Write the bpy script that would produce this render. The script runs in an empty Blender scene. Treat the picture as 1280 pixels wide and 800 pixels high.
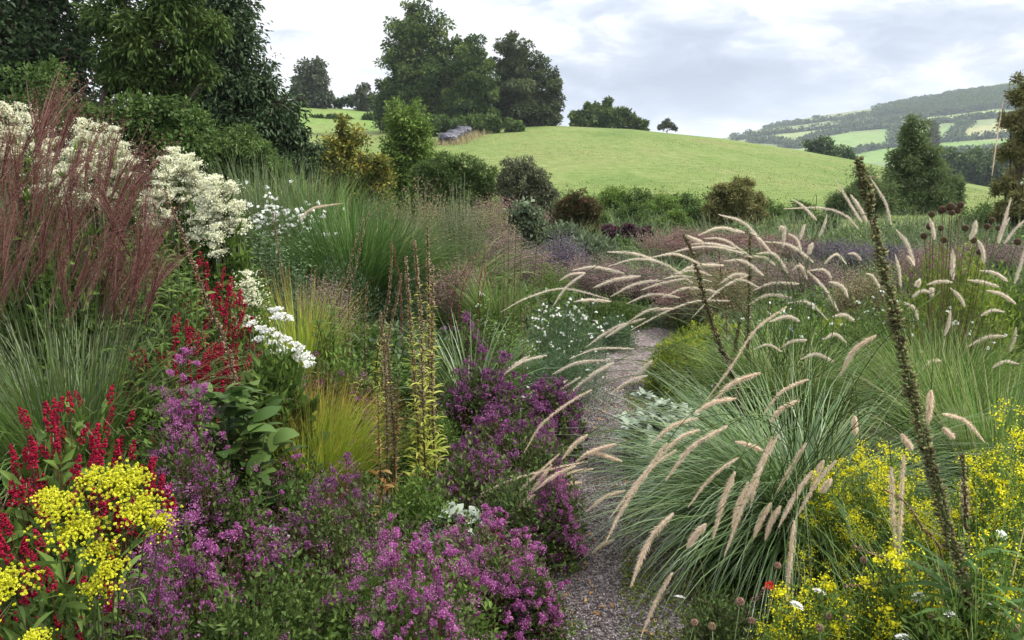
import bpy, math, random
import numpy as np
from mathutils import Vector

# ------------------------------------------------------------------ camera
SC = bpy.context.scene
F = 1065.0; PITCH = math.radians(10.6); CAMZ = 1.65
CP, SP = math.cos(PITCH), math.sin(PITCH)
cam_d = bpy.data.cameras.new('camera'); cam = bpy.data.objects.new('camera', cam_d)
SC.collection.objects.link(cam); SC.camera = cam
cam_d.sensor_width = 36.0; cam_d.lens = 36.0 * F / 1280.0
cam_d.clip_start = 0.05; cam_d.clip_end = 20000
cam.location = (0, 0, CAMZ); cam.rotation_euler = (math.radians(90) - PITCH, 0, 0)

# ------------------------------------------------------------------ world and sun
SUN_EL, SUN_AZ = 50.0, 96.0          # azimuth clockwise from +Y
w = bpy.data.worlds.new('World'); SC.world = w; w.use_nodes = True
nt = w.node_tree; nt.nodes.clear()
def N(tree, typ, **kw):
    n = tree.nodes.new(typ)
    for k, v in kw.items():
        if k.startswith('i_'): n.inputs[int(k[2:])].default_value = v
        else: setattr(n, k, v)
    return n
def ramp(tree, stops, interp='LINEAR'):
    r = tree.nodes.new('ShaderNodeValToRGB'); e = r.color_ramp.elements
    r.color_ramp.interpolation = interp
    while len(e) > 1: e.remove(e[-1])
    e[0].position = stops[0][0]; e[0].color = (*stops[0][1], 1)
    for p, c in stops[1:]:
        x = e.new(p); x.color = (*c, 1)
    return r
L = nt.links.new
tc = N(nt, 'ShaderNodeTexCoord')
sep = N(nt, 'ShaderNodeSeparateXYZ'); L(tc.outputs['Generated'], sep.inputs[0])
zc = N(nt, 'ShaderNodeMath', operation='MAXIMUM', i_1=0.0); L(sep.outputs[2], zc.inputs[0])
zz = N(nt, 'ShaderNodeMath', operation='ADD', i_1=0.30); L(zc.outputs[0], zz.inputs[0])
ux = N(nt, 'ShaderNodeMath', operation='DIVIDE'); L(sep.outputs[0], ux.inputs[0]); L(zz.outputs[0], ux.inputs[1])
uy = N(nt, 'ShaderNodeMath', operation='DIVIDE'); L(sep.outputs[1], uy.inputs[0]); L(zz.outputs[0], uy.inputs[1])
cmb = N(nt, 'ShaderNodeCombineXYZ'); L(ux.outputs[0], cmb.inputs[0]); L(uy.outputs[0], cmb.inputs[1])
n1 = N(nt, 'ShaderNodeTexNoise'); n1.inputs['Scale'].default_value = 2.1; n1.inputs['Detail'].default_value = 9
n1.inputs['Roughness'].default_value = 0.52; n1.inputs['Distortion'].default_value = 0.35
mp = N(nt, 'ShaderNodeMapping'); mp.inputs['Location'].default_value = (3.1, 0.75, 4.4)
L(cmb.outputs[0], mp.inputs[0]); L(mp.outputs[0], n1.inputs['Vector'])
n2 = N(nt, 'ShaderNodeTexNoise'); n2.inputs['Scale'].default_value = 6.0; n2.inputs['Detail'].default_value = 10
n2.inputs['Roughness'].default_value = 0.58; n2.inputs['Distortion'].default_value = 0.5
L(mp.outputs[0], n2.inputs['Vector'])
# the broad slate coloured bank of cloud over the valley
vs = N(nt, 'ShaderNodeVectorMath', operation='SUBTRACT'); vs.inputs[1].default_value = (0.21, 0.96, 0.095)
L(tc.outputs['Generated'], vs.inputs[0])
vm = N(nt, 'ShaderNodeVectorMath', operation='MULTIPLY'); vm.inputs[1].default_value = (3.6, 1.0, 15.0)
L(vs.outputs[0], vm.inputs[0])
vl = N(nt, 'ShaderNodeVectorMath', operation='LENGTH'); L(vm.outputs[0], vl.inputs[0])
bank = N(nt, 'ShaderNodeMapRange', i_1=1.5, i_2=0.1, i_3=0.0, i_4=0.22); L(vl.outputs['Value'], bank.inputs[0])
a1 = N(nt, 'ShaderNodeMath', operation='MULTIPLY_ADD', i_1=0.62); L(n1.outputs[0], a1.inputs[0])
a2 = N(nt, 'ShaderNodeMath', operation='MULTIPLY', i_1=0.38); L(n2.outputs[0], a2.inputs[0]); L(a2.outputs[0], a1.inputs[2])
a3 = N(nt, 'ShaderNodeMath', operation='SUBTRACT'); L(a1.outputs[0], a3.inputs[0]); L(bank.outputs[0], a3.inputs[1])
cr = ramp(nt, [(0.20, (.38, .44, .54)), (0.30, (.47, .53, .64)), (0.37, (.58, .64, .74)), (0.415, (.75, .79, .85)), (0.46, (.92, .93, .95)), (.55, (1, 1, 1))])
L(a3.outputs[0], cr.inputs[0])
# overcast skies are brighter overhead than at the horizon
zg = N(nt, 'ShaderNodeMapRange', i_1=0.10, i_2=0.9, i_3=6.6, i_4=17.0); L(sep.outputs[2], zg.inputs[0])
cz = N(nt, 'ShaderNodeVectorMath', operation='SCALE'); L(cr.outputs[0], cz.inputs[0]); L(zg.outputs[0], cz.inputs['Scale'])
sky = N(nt, 'ShaderNodeTexSky', sky_type='NISHITA', sun_disc=False)
sky.sun_elevation = math.radians(SUN_EL); sky.sun_rotation = math.radians(SUN_AZ)
n3 = N(nt, 'ShaderNodeTexNoise'); n3.inputs['Scale'].default_value = 1.6; n3.inputs['Detail'].default_value = 6
mp3 = N(nt, 'ShaderNodeMapping'); mp3.inputs['Location'].default_value = (7.3, 2.2, 0)
L(cmb.outputs[0], mp3.inputs[0]); L(mp3.outputs[0], n3.inputs['Vector'])
gap = N(nt, 'ShaderNodeMapRange', i_1=0.56, i_2=0.72, i_3=0.0, i_4=0.55); L(n3.outputs[0], gap.inputs[0])
mx = N(nt, 'ShaderNodeMix', data_type='RGBA'); L(gap.outputs[0], mx.inputs[0]); L(cz.outputs[0], mx.inputs[6]); L(sky.outputs[0], mx.inputs[7])
bg = N(nt, 'ShaderNodeBackground'); bg.inputs[1].default_value = 0.1
L(mx.outputs[2], bg.inputs[0])
wo = N(nt, 'ShaderNodeOutputWorld'); L(bg.outputs[0], wo.inputs[0])

sd = bpy.data.lights.new('sun', 'SUN'); sd.energy = 3.3; sd.angle = math.radians(7); sd.color = (1, 0.95, 0.87)
sun = bpy.data.objects.new('sun', sd); SC.collection.objects.link(sun)
el, az = math.radians(SUN_EL), math.radians(SUN_AZ)
sun.rotation_euler = Vector((math.sin(az) * math.cos(el), math.cos(az) * math.cos(el), math.sin(el))).to_track_quat('Z', 'Y').to_euler()

vsn = SC.view_settings
vsn.view_transform = 'Standard'; vsn.look = 'None'; vsn.exposure = 0.8; vsn.gamma = 1; vsn.use_curve_mapping = False
cy = SC.cycles
cy.max_bounces = 5; cy.diffuse_bounces = 3; cy.glossy_bounces = 2; cy.transmission_bounces = 3; cy.volume_bounces = 0
cy.transparent_max_bounces = 4; cy.use_denoising = True; cy.caustics_reflective = False; cy.caustics_refractive = False

# ------------------------------------------------------------------ geometry helpers
def W(px, py, D):
    """world point seen at photo pixel (px,py) at the distance D along +Y"""
    u = (px - 640) / F; v = (400 - py) / F
    dy = CP + v * SP; dz = -SP + v * CP
    k = D / dy
    return np.array([u * k, D, CAMZ + dz * k])

def sstep(t):
    t = np.clip(t, 0, 1); return t * t * (3 - 2 * t)

def terrain(x, y):
    x = np.asarray(x, float); y = np.asarray(y, float)
    A = np.interp(x * 118 / np.clip(y, 40, 300), [-400, -120, -60, -25, -10, 5, 16, 28, 39, 46, 55, 61, 72, 120, 300], [3, 3, 3.4, 3.6, 4.7, 5.7, 5.5, 4.5, 3.0, 1.8, -.1, -1.2, -3.2, -10, -16])
    s = sstep((y - 24) / 96.0)
    near = A * s
    fall = sstep((y - 118) / 130.0)
    fall = fall * (1 - sstep((-4 - x) / 12) * (1 - sstep((y - 180) / 150)))
    h = near * (1 - fall) + (-22.0) * fall
    h = h + 8.0 * np.exp(-((x + 42) / 27.0) ** 2 / 2 - ((y - 168) / 40.0) ** 2 / 2) * sstep((y - 60) / 80)
    # the long hill across the valley
    yy = np.maximum(y, 1.0)
    px = 640 + F * (x / yy) * 1.0175
    py = np.interp(px, [500, 800, 908, 972, 1053, 1099, 1180, 1271, 1340, 1600], [200, 190, 173, 158, 146, 138, 122, 111, 104, 90])
    H = (200 - py) / F * 1500 + 1.65 + 22
    h = h + H * sstep((y - 380) / 1120.0) * (1 - 0.4 * sstep((y - 1520) / 1500.0))
    return h

def th(x, y): return float(terrain(x, y))

def drape(px, py, d0=20, d1=2200):
    """first terrain point behind a photo pixel"""
    D = np.exp(np.linspace(math.log(d0), math.log(d1), 900))
    u = (px - 640) / F; v = (400 - py) / F
    dy = CP + v * SP; dz = -SP + v * CP
    k = D / dy
    z = CAMZ + dz * k; g = terrain(u * k, D)
    i = np.argmax(z < g)
    if not (z < g).any(): i = int(np.argmin(z - g))
    return np.array([u * k[i], D[i], g[i]])

class MB:
    def __init__(s): s.V = []; s.Q = []; s.T = []; s.R = []; s.S = []; s.n = 0
    def add(s, V, Q=None, T=None, rnd=None, t=None):
        V = np.asarray(V, np.float32).reshape(-1, 3); m = len(V)
        if m == 0: return
        if Q is not None and len(Q): s.Q.append(np.asarray(Q, np.int64).reshape(-1, 4) + s.n)
        if T is not None and len(T): s.T.append(np.asarray(T, np.int64).reshape(-1, 3) + s.n)
        s.V.append(V)
        s.R.append(np.zeros(m, np.float32) + 0.5 if rnd is None else np.broadcast_to(np.asarray(rnd, np.float32), (m,)))
        s.S.append(np.zeros(m, np.float32) if t is None else np.broadcast_to(np.asarray(t, np.float32), (m,)))
        s.n += m
    def mesh(s, name, mat, smooth=False):
        me = bpy.data.meshes.new(name)
        V = np.concatenate(s.V)
        Q = np.concatenate(s.Q) if s.Q else np.zeros((0, 4), np.int64)
        T = np.concatenate(s.T) if s.T else np.zeros((0, 3), np.int64)
        me.vertices.add(len(V)); me.vertices.foreach_set('co', V.ravel())
        nl = len(Q) * 4 + len(T) * 3
        me.loops.add(nl); me.loops.foreach_set('vertex_index', np.concatenate([Q.ravel(), T.ravel()]).astype(np.int32))
        me.polygons.add(len(Q) + len(T))
        st = np.concatenate([np.arange(len(Q)) * 4, len(Q) * 4 + np.arange(len(T)) * 3]).astype(np.int32)
        me.polygons.foreach_set('loop_start', st)
        me.update(calc_edges=True)
        for nm, arr in (('rnd', s.R), ('t', s.S)):
            a = me.attributes.new(nm, 'FLOAT', 'POINT'); a.data.foreach_set('value', np.concatenate(arr))
        if smooth: me.polygons.foreach_set('use_smooth', np.ones(len(Q) + len(T), bool))
        me.materials.append(mat)
        return me
    def build(s, name, mat, parent=None, smooth=False):
        if not s.V: return None
        return link(name, s.mesh(name, mat, smooth), parent)

def link(name, me, parent=None, loc=None, rot=None, scale=None):
    o = bpy.data.objects.new(name, me); SC.collection.objects.link(o)
    if parent is not None: o.parent = parent
    if loc is not None: o.location = loc
    if rot is not None: o.rotation_euler = rot
    if scale is not None: o.scale = (scale,) * 3 if np.isscalar(scale) else scale
    return o

def thing(name, label, cat, loc=(0, 0, 0), group=None):
    o = bpy.data.objects.new(name, None); SC.collection.objects.link(o); o.empty_display_size = 0.1
    o.location = tuple(float(c) for c in loc); o['label'] = label; o['category'] = cat
    if group: o['group'] = group
    return o

def nrm(v): return v / (np.linalg.norm(v, axis=-1, keepdims=True) + 1e-9)

# ---- strips: blades and long leaves ------------------------------------------------
def blades(mb, rg, P0, phi, th0, th1, Ln, wd, seg=5, rnd=None, pw=1.3, twist=0.5, prof='grass'):
    n = len(P0)
    if n == 0: return None
    s = np.linspace(0, 1, seg + 1)
    th_ = th0[:, None] + (th1 - th0)[:, None] * s[None, :] ** pw
    thm = (th_[:, :-1] + th_[:, 1:]) / 2
    dl = (Ln / seg)[:, None]
    hr = np.concatenate([np.zeros((n, 1)), np.cumsum(np.sin(thm) * dl, 1)], 1)
    hz = np.concatenate([np.zeros((n, 1)), np.cumsum(np.cos(thm) * dl, 1)], 1)
    C = np.stack([P0[:, 0:1] + np.cos(phi)[:, None] * hr, P0[:, 1:2] + np.sin(phi)[:, None] * hr, P0[:, 2:3] + hz], -1)
    tw = rg.normal(0, twist, n)
    side = np.stack([-np.sin(phi) * np.cos(tw), np.cos(phi) * np.cos(tw), np.sin(tw)], -1)
    if prof == 'grass': p = np.minimum(1, 0.6 + s * 1.2) * (1 - s ** 2.2) + 0.02
    else: p = np.sin(np.pi * np.clip(s * 0.92 + 0.06, 0, 1)) ** 0.8 + 0.03
    wv = (wd[:, None] * p[None, :])[..., None] * side[:, None, :] * 0.5
    V = np.stack([C - wv, C + wv], 2).reshape(n, -1, 3)      # n,(seg+1)*2
    k = (seg + 1) * 2
    q = np.array([[2 * i, 2 * i + 1, 2 * i + 3, 2 * i + 2] for i in range(seg)])
    Q = (np.arange(n)[:, None, None] * k + q[None]).reshape(-1, 4)
    if rnd is None: rnd = rg.random(n)
    mb.add(V.reshape(-1, 3), Q=Q, rnd=np.repeat(rnd, k), t=np.tile(np.repeat(s, 2), n))
    return C

# ---- small folded leaves -------------------------------------------------------------
def leaves(mb, rg, P, ax, nr, Ln, wd, rnd=None, fold=0.25):
    n = len(P)
    if n == 0: return
    ax = nrm(ax); sd_ = nrm(np.cross(ax, nr)); up = np.cross(sd_, ax)
    Ln = np.broadcast_to(Ln, (n,))[:, None]; wd = np.broadcast_to(wd, (n,))[:, None]
    m = P + ax * Ln * 0.45
    b = P; t = P + ax * Ln - up * Ln * 0.12
    l = m - sd_ * wd * 0.5 + up * wd * fold; r = m + sd_ * wd * 0.5 + up * wd * fold
    V = np.stack([b, l, t, r], 1).reshape(-1, 3)
    i = np.arange(n)[:, None] * 4
    T = np.concatenate([i + [0, 3, 2], i + [0, 2, 1]], 0)
    if rnd is None: rnd = rg.random(n)
    mb.add(V, T=T, rnd=np.repeat(rnd, 4), t=np.tile(np.array([0, .5, 1, .5]), n))

def rdir(rg, n, up=0.0, spread=1.0):
    v = rg.normal(0, spread, (n, 3)); v[:, 2] += up
    return nrm(v)

# ---- many thin curved stems ------------------------------------------------------------
def stems(mb, rg, A, B, Cc, r0, r1, seg=4, sides=3, rnd=None):
    n = len(A)
    if n == 0: return
    s = np.linspace(0, 1, seg + 1)[None, :, None]
    P = (1 - s) ** 2 * A[:, None] + 2 * s * (1 - s) * B[:, None] + s ** 2 * Cc[:, None]
    T = nrm(2 * (1 - s) * (B - A)[:, None] + 2 * s * (Cc - B)[:, None])
    ref = np.where(np.abs(T[..., 2:3]) < 0.9, np.array([0, 0, 1.0]), np.array([1.0, 0, 0]))
    U = nrm(np.cross(T, ref)); Vv = np.cross(T, U)
    r = (np.broadcast_to(r0, (n,))[:, None] * (1 - s[..., 0]) + np.broadcast_to(r1, (n,))[:, None] * s[..., 0])
    ang = np.arange(sides) * 2 * math.pi / sides
    V = P[:, :, None] + r[..., None, None] * (U[:, :, None] * np.cos(ang)[:, None] + Vv[:, :, None] * np.sin(ang)[:, None])
    k = (seg + 1) * sides
    q = np.array([[i * sides + j, i * sides + (j + 1) % sides, (i + 1) * sides + (j + 1) % sides, (i + 1) * sides + j] for i in range(seg) for j in range(sides)])
    Q = (np.arange(n)[:, None, None] * k + q[None]).reshape(-1, 4)
    if rnd is None: rnd = rg.random(n)
    mb.add(V.reshape(-1, 3), Q=Q, rnd=np.repeat(rnd, k), t=np.tile(np.repeat(np.linspace(0, 1, seg + 1), sides), n))

def bez(A, B, Cc, s):
    s = np.asarray(s)[:, None]
    return (1 - s) ** 2 * A + 2 * s * (1 - s) * B + s ** 2 * Cc

def curve(pts, n):
    """smooth Catmull-Rom through pts, n samples"""
    p = np.asarray(pts, float); 
    if len(p) == 2: 
        s = np.linspace(0, 1, n)[:, None]; return p[0] * (1 - s) + p[1] * s
    e = np.concatenate([[2 * p[0] - p[1]], p, [2 * p[-1] - p[-2]]])
    d = np.concatenate([[0], np.cumsum(np.linalg.norm(np.diff(p, axis=0), axis=1))])
    u = np.linspace(0, d[-1], n); out = []
    for x in u:
        i = min(np.searchsorted(d, x, 'right') - 1, len(p) - 2); s = (x - d[i]) / (d[i + 1] - d[i] + 1e-9)
        a, b, c, f = e[i], e[i + 1], e[i + 2], e[i + 3]
        out.append(0.5 * ((2 * b) + (-a + c) * s + (2 * a - 5 * b + 4 * c - f) * s * s + (-a + 3 * b - 3 * c + f) * s ** 3))
    return np.array(out)

def tube(mb, P, r, sides=6, rnd=0.5, cap=True):
    P = np.asarray(P, float); n = len(P); r = np.broadcast_to(r, (n,))
    T = nrm(np.gradient(P, axis=0))
    ref = np.where(np.abs(T[:, 2:3]) < 0.9, np.array([0, 0, 1.0]), np.array([1.0, 0, 0]))
    U = nrm(np.cross(T, ref)); Vv = np.cross(T, U)
    a = np.arange(sides) * 2 * math.pi / sides
    V = P[:, None] + r[:, None, None] * (U[:, None] * np.cos(a)[:, None] + Vv[:, None] * np.sin(a)[:, None])
    Q = [[i * sides + j, i * sides + (j + 1) % sides, (i + 1) * sides + (j + 1) % sides, (i + 1) * sides + j] for i in range(n - 1) for j in range(sides)]
    V = V.reshape(-1, 3); Tt = []
    if cap:
        V = np.concatenate([V, P[-1:]]); c = len(V) - 1; b = (n - 1) * sides
        Tt = [[b + j, b + (j + 1) % sides, c] for j in range(sides)]
    tt = np.repeat(np.linspace(0, 1, n), sides)
    if cap: tt = np.append(tt, 1)
    mb.add(V, Q=Q, T=Tt, rnd=rnd, t=tt)

# ---- little solids: octahedral pods, buds and petals ----------------------------------------
OCT_T = np.array([[0, 2, 4], [2, 1, 4], [1, 3, 4], [3, 0, 4], [2, 0, 5], [1, 2, 5], [3, 1, 5], [0, 3, 5]])
def pods(mb, rg, P, ax, Ln, wd, rnd=None):
    n = len(P)
    if n == 0: return
    ax = nrm(ax); ref = nrm(rg.normal(0, 1, (n, 3))); U = nrm(np.cross(ax, ref)); Vv = np.cross(ax, U)
    Ln = np.broadcast_to(Ln, (n,))[:, None]; wd = np.broadcast_to(wd, (n,))[:, None] * 0.5
    m = P + ax * Ln * 0.42
    V = np.stack([m + U * wd, m - U * wd, m + Vv * wd, m - Vv * wd, P + ax * Ln, P], 1).reshape(-1, 3)
    T = (np.arange(n)[:, None, None] * 6 + OCT_T[None]).reshape(-1, 3)
    if rnd is None: rnd = rg.random(n)
    mb.add(V, T=T, rnd=np.repeat(rnd, 6), t=np.tile(np.array([.5, .5, .5, .5, 1, 0]), n))

def petals(mb, rg, P, size, rnd=None, up=0.4):
    """small randomly facing four-cornered petals"""
    n = len(P)
    if n == 0: return
    nn = rdir(rg, n, up); a = nrm(np.cross(nn, rg.normal(0, 1, (n, 3)))); b = np.cross(nn, a)
    s = (np.broadcast_to(size, (n,)) * 0.5)[:, None]
    V = np.stack([P - a * s, P + b * s * 0.8 + nn * s * .3, P + a * s, P - b * s * 0.8 + nn * s * .3], 1).reshape(-1, 3)
    i = np.arange(n)[:, None] * 4
    T = np.concatenate([i + [0, 2, 1], i + [0, 3, 2]], 0)
    if rnd is None: rnd = rg.random(n)
    mb.add(V, T=T, rnd=np.repeat(rnd, 4), t=0.5)

# ------------------------------------------------------------------ materials
def base_mat(name):
    m = bpy.data.materials.new(name); m.use_nodes = True; t = m.node_tree; t.nodes.clear()
    o = N(t, 'ShaderNodeOutputMaterial'); return m, t, o

def leaf_mat(name, cols, trans=0.35, rough=0.55, tip=None, spec=0.14, noise=0.25, tipstart=0.5, nscale=3.0):
    m, t, o = base_mat(name); l = t.links.new
    a = N(t, 'ShaderNodeAttribute', attribute_name='rnd')
    st = [(i / max(1, len(cols) - 1), c) for i, c in enumerate(cols)]
    r = ramp(t, st); l(a.outputs['Fac'], r.inputs[0])
    col = r.outputs[0]
    if tip is not None:
        b = N(t, 'ShaderNodeAttribute', attribute_name='t')
        mr = N(t, 'ShaderNodeMapRange', i_1=tipstart, i_2=1.0); l(b.outputs['Fac'], mr.inputs[0])
        mxx = N(t, 'ShaderNodeMix', data_type='RGBA'); l(mr.outputs[0], mxx.inputs[0]); l(col, mxx.inputs[6]); mxx.inputs[7].default_value = (*tip, 1)
        col = mxx.outputs[2]
    tcn = N(t, 'ShaderNodeTexCoord')
    nz = N(t, 'ShaderNodeTexNoise'); nz.inputs['Scale'].default_value = nscale; nz.inputs['Detail'].default_value = 3
    l(tcn.outputs['Object'], nz.inputs['Vector'])
    mr2 = N(t, 'ShaderNodeMapRange', i_1=0.3, i_2=0.7, i_3=1 - noise, i_4=1 + noise); l(nz.outputs[0], mr2.inputs[0])
    sc_ = N(t, 'ShaderNodeVectorMath', operation='SCALE'); l(col, sc_.inputs[0]); l(mr2.outputs[0], sc_.inputs['Scale'])
    p = N(t, 'ShaderNodeBsdfPrincipled'); l(sc_.outputs[0], p.inputs['Base Color']); p.inputs['Roughness'].default_value = rough
    p.inputs['Specular IOR Level'].default_value = spec
    if trans > 0:
        tr = N(t, 'ShaderNodeBsdfTranslucent'); l(sc_.outputs[0], tr.inputs[0])
        ms = N(t, 'ShaderNodeMixShader'); ms.inputs[0].default_value = trans
        l(p.outputs[0], ms.inputs[1]); l(tr.outputs[0], ms.inputs[2]); l(ms.outputs[0], o.inputs[0])
    else: l(p.outputs[0], o.inputs[0])
    return m

M = {}
def LM(key, *a, **k): M[key] = leaf_mat(key, *a, **k)
LM('oak', [(.028, .055, .014), (.052, .09, .024), (.09, .14, .038)], trans=.25)
LM('darktree', [(.022, .043, .016), (.042, .074, .028), (.072, .108, .05)], trans=.2, rough=.45)
LM('ash', [(.038, .072, .016), (.074, .125, .028), (.13, .185, .046)], trans=.3)
LM('hedge', [(.034, .07, .016), (.062, .11, .026), (.11, .17, .045)], trans=.3)
LM('greytree', [(.05, .065, .035), (.08, .10, .055), (.12, .14, .08)], trans=.2)
LM('willow', [(.07, .105, .045), (.115, .16, .06), (.17, .22, .09)], trans=.3)
LM('midshrub', [(.045, .08, .02), (.08, .13, .034), (.13, .20, .055)], trans=.3)
LM('brightshrub', [(0.077, 0.132, 0.0275), (0.132, 0.209, 0.0418), (0.198, 0.297, 0.066)], trans=.35)
LM('yellowshrub', [(.06, .085, .018), (.14, .155, .03), (.44, .37, .07)], trans=.3)
LM('oliveshrub', [(.10, .11, .035), (.16, .165, .055), (.23, .215, .09)], trans=.25)
LM('greyshrub', [(.08, .095, .05), (.12, .135, .075), (.17, .185, .11)], trans=.25)
LM('redshrub', [(.05, .06, .02), (.08, .085, .03), (.17, .07, .04)], trans=.3)
LM('purpleshrub', [(.035, .016, .024), (.06, .025, .04), (.11, .05, .07)], trans=.25)
LM('herb', [(.045, .08, .016), (.085, .145, .028), (.15, .23, .05)], trans=.35)
LM('herb_dark', [(.036, .066, .016), (.07, .118, .026), (.13, .185, .045)], trans=.3)
LM('herb_grey', [(0.072, 0.102, 0.054), (0.114, 0.15, 0.084), (0.168, 0.216, 0.132)], trans=.3)
LM('herb_lime', [(.08, .13, .02), (.16, .23, .035), (.28, .33, .06)], trans=.4)
LM('herb_mix', [(0.07, 0.042, 0.028), (0.049, 0.07, 0.0252), (0.084, 0.14, 0.0392), (0.168, 0.224, 0.056)], trans=.3)
LM('oregano_leaf', [(.07, .038, .03), (.055, .085, .024), (.09, .14, .035), (.15, .20, .055)], trans=.3)
LM('fern', [(0.052, 0.0975, 0.0455), (0.091, 0.1495, 0.0715), (0.13, 0.208, 0.104)], trans=.3)
LM('silver', [(.16, .20, .15), (.25, .295, .23), (.36, .40, .33)], trans=.1, rough=.85)
LM('bluegrass', [(.036, .082, .020), (.065, .135, .034), (.12, .20, .055), (.21, .28, .10)], trans=.3, rough=.4, tip=(0.204, 0.264, 0.156), tipstart=.7, spec=.5)
LM('greengrass', [(.05, .11, .022), (.095, .175, .036), (.16, .26, .06), (.34, .32, .16)], trans=.35, rough=.45)
LM('darkgrass', [(.03, .07, .016), (.06, .12, .028), (.10, .18, .045)], trans=.3, rough=.45)
LM('palegrass', [(.08, .12, .05), (.13, .17, .08), (.19, .22, .12)], trans=.35)
LM('limegrass', [(.16, .26, .02), (.27, .38, .04), (.42, .48, .07)], trans=.45, tip=(0.468, 0.221, 0.078), tipstart=.75)
LM('miscleaf', [(.05, .10, .02), (.09, .16, .03), (.15, .23, .06)], trans=.35, rough=.4, tip=(0.184, 0.184, 0.1035), tipstart=.7, spec=.5)
LM('maroon', [(.09, .028, .028), (.17, .07, .06), (.32, .20, .16)], trans=.25)
LM('plume', [(.60, .46, .32), (.76, .62, .47), (.90, .82, .70)], trans=.5, rough=.9, noise=.1)
LM('plumecore', [(.34, .22, .15), (.42, .29, .20)], trans=.1, rough=.9)
LM('pinkhaze', [(.17, .09, .085), (.26, .16, .145), (.37, .26, .22)], trans=.3)
LM('greyhaze', [(.16, .105, .10), (.245, .17, .16), (.35, .27, .245)], trans=.3)
LM('violethaze', [(.09, .07, .10), (.15, .12, .17), (.22, .18, .23)], trans=.3)
LM('tanhaze', [(.17, .14, .07), (.27, .22, .12), (.40, .33, .2)], trans=.3)
LM('greenhaze', [(.06, .09, .035), (.10, .13, .05), (.17, .18, .08)], trans=.3)
LM('stem_green', [(.05, .08, .025), (.09, .12, .04)], trans=.1)
LM('stem_pale', [(.16, .20, .10), (.26, .29, .17)], trans=.1)
LM('stem_brown', [(.05, .03, .018), (.11, .07, .04)], trans=0)
LM('stem_red', [(.07, .025, .022), (.14, .05, .035)], trans=.1)
LM('stem_yellow', [(.16, .20, .04), (.25, .28, .07)], trans=.1)
LM('pod_tan', [(.12, .085, .048), (.24, .18, .10), (.40, .33, .21)], trans=.1, rough=.7)
LM('pod_dark', [(0.0525, 0.042, 0.021), (0.105, 0.0975, 0.042), (0.195, 0.195, 0.0825)], trans=.1, rough=.7)
LM('pod_brown', [(.12, .078, .042), (.20, .14, .08), (.33, .25, .15)], trans=.1, rough=.7)
LM('pod_red', [(.12, .03, .02), (.25, .07, .04), (.32, .14, .08)], trans=.1, rough=.7)
LM('pod_green', [(.09, .10, .035), (.15, .16, .06), (.24, .22, .11)], trans=.1, rough=.7)
LM('crimson', [(.14, .003, .016), (.31, .006, .034), (.48, .015, .065)], trans=.3, rough=.6)
LM('purple', [(.17, .035, .13), (.33, .085, .26), (.54, .22, .46)], trans=.35, rough=.6)
LM('purpledull', [(.10, .03, .08), (.18, .06, .15), (.32, .12, .28)], trans=.3, rough=.6)
LM('bract', [(.06, .018, .04), (.11, .04, .07)], trans=.2)
LM('yellow', [(.42, .46, .012), (.68, .67, .03), (.80, .78, .12)], trans=.35, rough=.6)
LM('gold', [(.46, .44, .008), (.66, .62, .015), (.80, .76, .04)], trans=.3, rough=.6)
LM('yelgreen', [(.20, .24, .02), (.34, .38, .03), (.46, .47, .05)], trans=.35)
LM('cream', [(.50, .52, .33), (.68, .69, .50), (.84, .84, .70)], trans=.35, rough=.7)
LM('white', [(.62, .63, .58), (.76, .77, .73), (.86, .86, .84)], trans=.3, rough=.7)
LM('red', [(.45, .01, .01), (.62, .02, .015)], trans=.3)
LM('pinkbrown', [(.22, .12, .09), (.34, .22, .17)], trans=.2)
LM('bark', [(.05, .04, .03), (.10, .085, .065)], trans=0, rough=.9)
LM('deadleaf', [(.18, .09, .03), (.36, .20, .07), (.50, .34, .14)], trans=.3)
LM('yellowleaf', [(.24, .30, .04), (.40, .44, .07), (.56, .54, .14)], trans=.4)
LM('plume_pale', [(.62, .52, .40), (.76, .68, .56), (.88, .84, .75)], trans=.5, rough=.9, noise=.1)
LM('fieldtree', [(.028, .056, .014), (.054, .095, .024), (.105, .155, .04), (.17, .22, .065)], trans=.3, noise=.1)
LM('fieldtree_grey', [(.03, .045, .018), (.055, .078, .03), (.095, .125, .05), (.15, .18, .085)], trans=.3, noise=.1)

# ------------------------------------------------------------------ ground
def G(px, py, z=0.0):
    u = (px - 640) / F; v = (400 - py) / F
    dy = CP + v * SP; dz = -SP + v * CP
    k = (z - CAMZ) / dz
    return np.array([u * k, dy * k, z])

def project(x, y, z):
    d = y * CP - (z - CAMZ) * SP; d = np.where(np.abs(d) < 1e-3, 1e-3, d)
    return 640 + F * x / d, 400 - F * (y * SP + (z - CAMZ) * CP) / d

def inpoly(px, py, poly):
    ins = np.zeros(px.shape, bool); n = len(poly)
    for i in range(n):
        x1, y1 = poly[i]; x2, y2 = poly[(i + 1) % n]
        c = ((y1 > py) != (y2 > py)) & (px < (x2 - x1) * (py - y1) / ((y2 - y1) or 1e-9) + x1)
        ins ^= c
    return ins

PATH = [(G(738, 860), .33), (G(744, 800), .33), (G(752, 700), .32), (G(762, 600), .29), (G(764, 540), .29), (G(766, 500), .29), (G(780, 455), .32), (G(796, 425), .35), (G(812, 412), .30)]
PXY = curve([p for p, _ in PATH], 120); PWD = np.interp(np.linspace(0, 1, 120), np.linspace(0, 1, len(PATH)), [q for _, q in PATH])
def path_dist(x, y):
    """distance to the path's edge (negative on it)"""
    x = np.asarray(x); y = np.asarray(y)
    out = np.full(x.shape, 99.0)
    for c, wd_ in zip(PXY, PWD): out = np.minimum(out, np.hypot(x - c[0], y - c[1]) - wd_)
    return out

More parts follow.
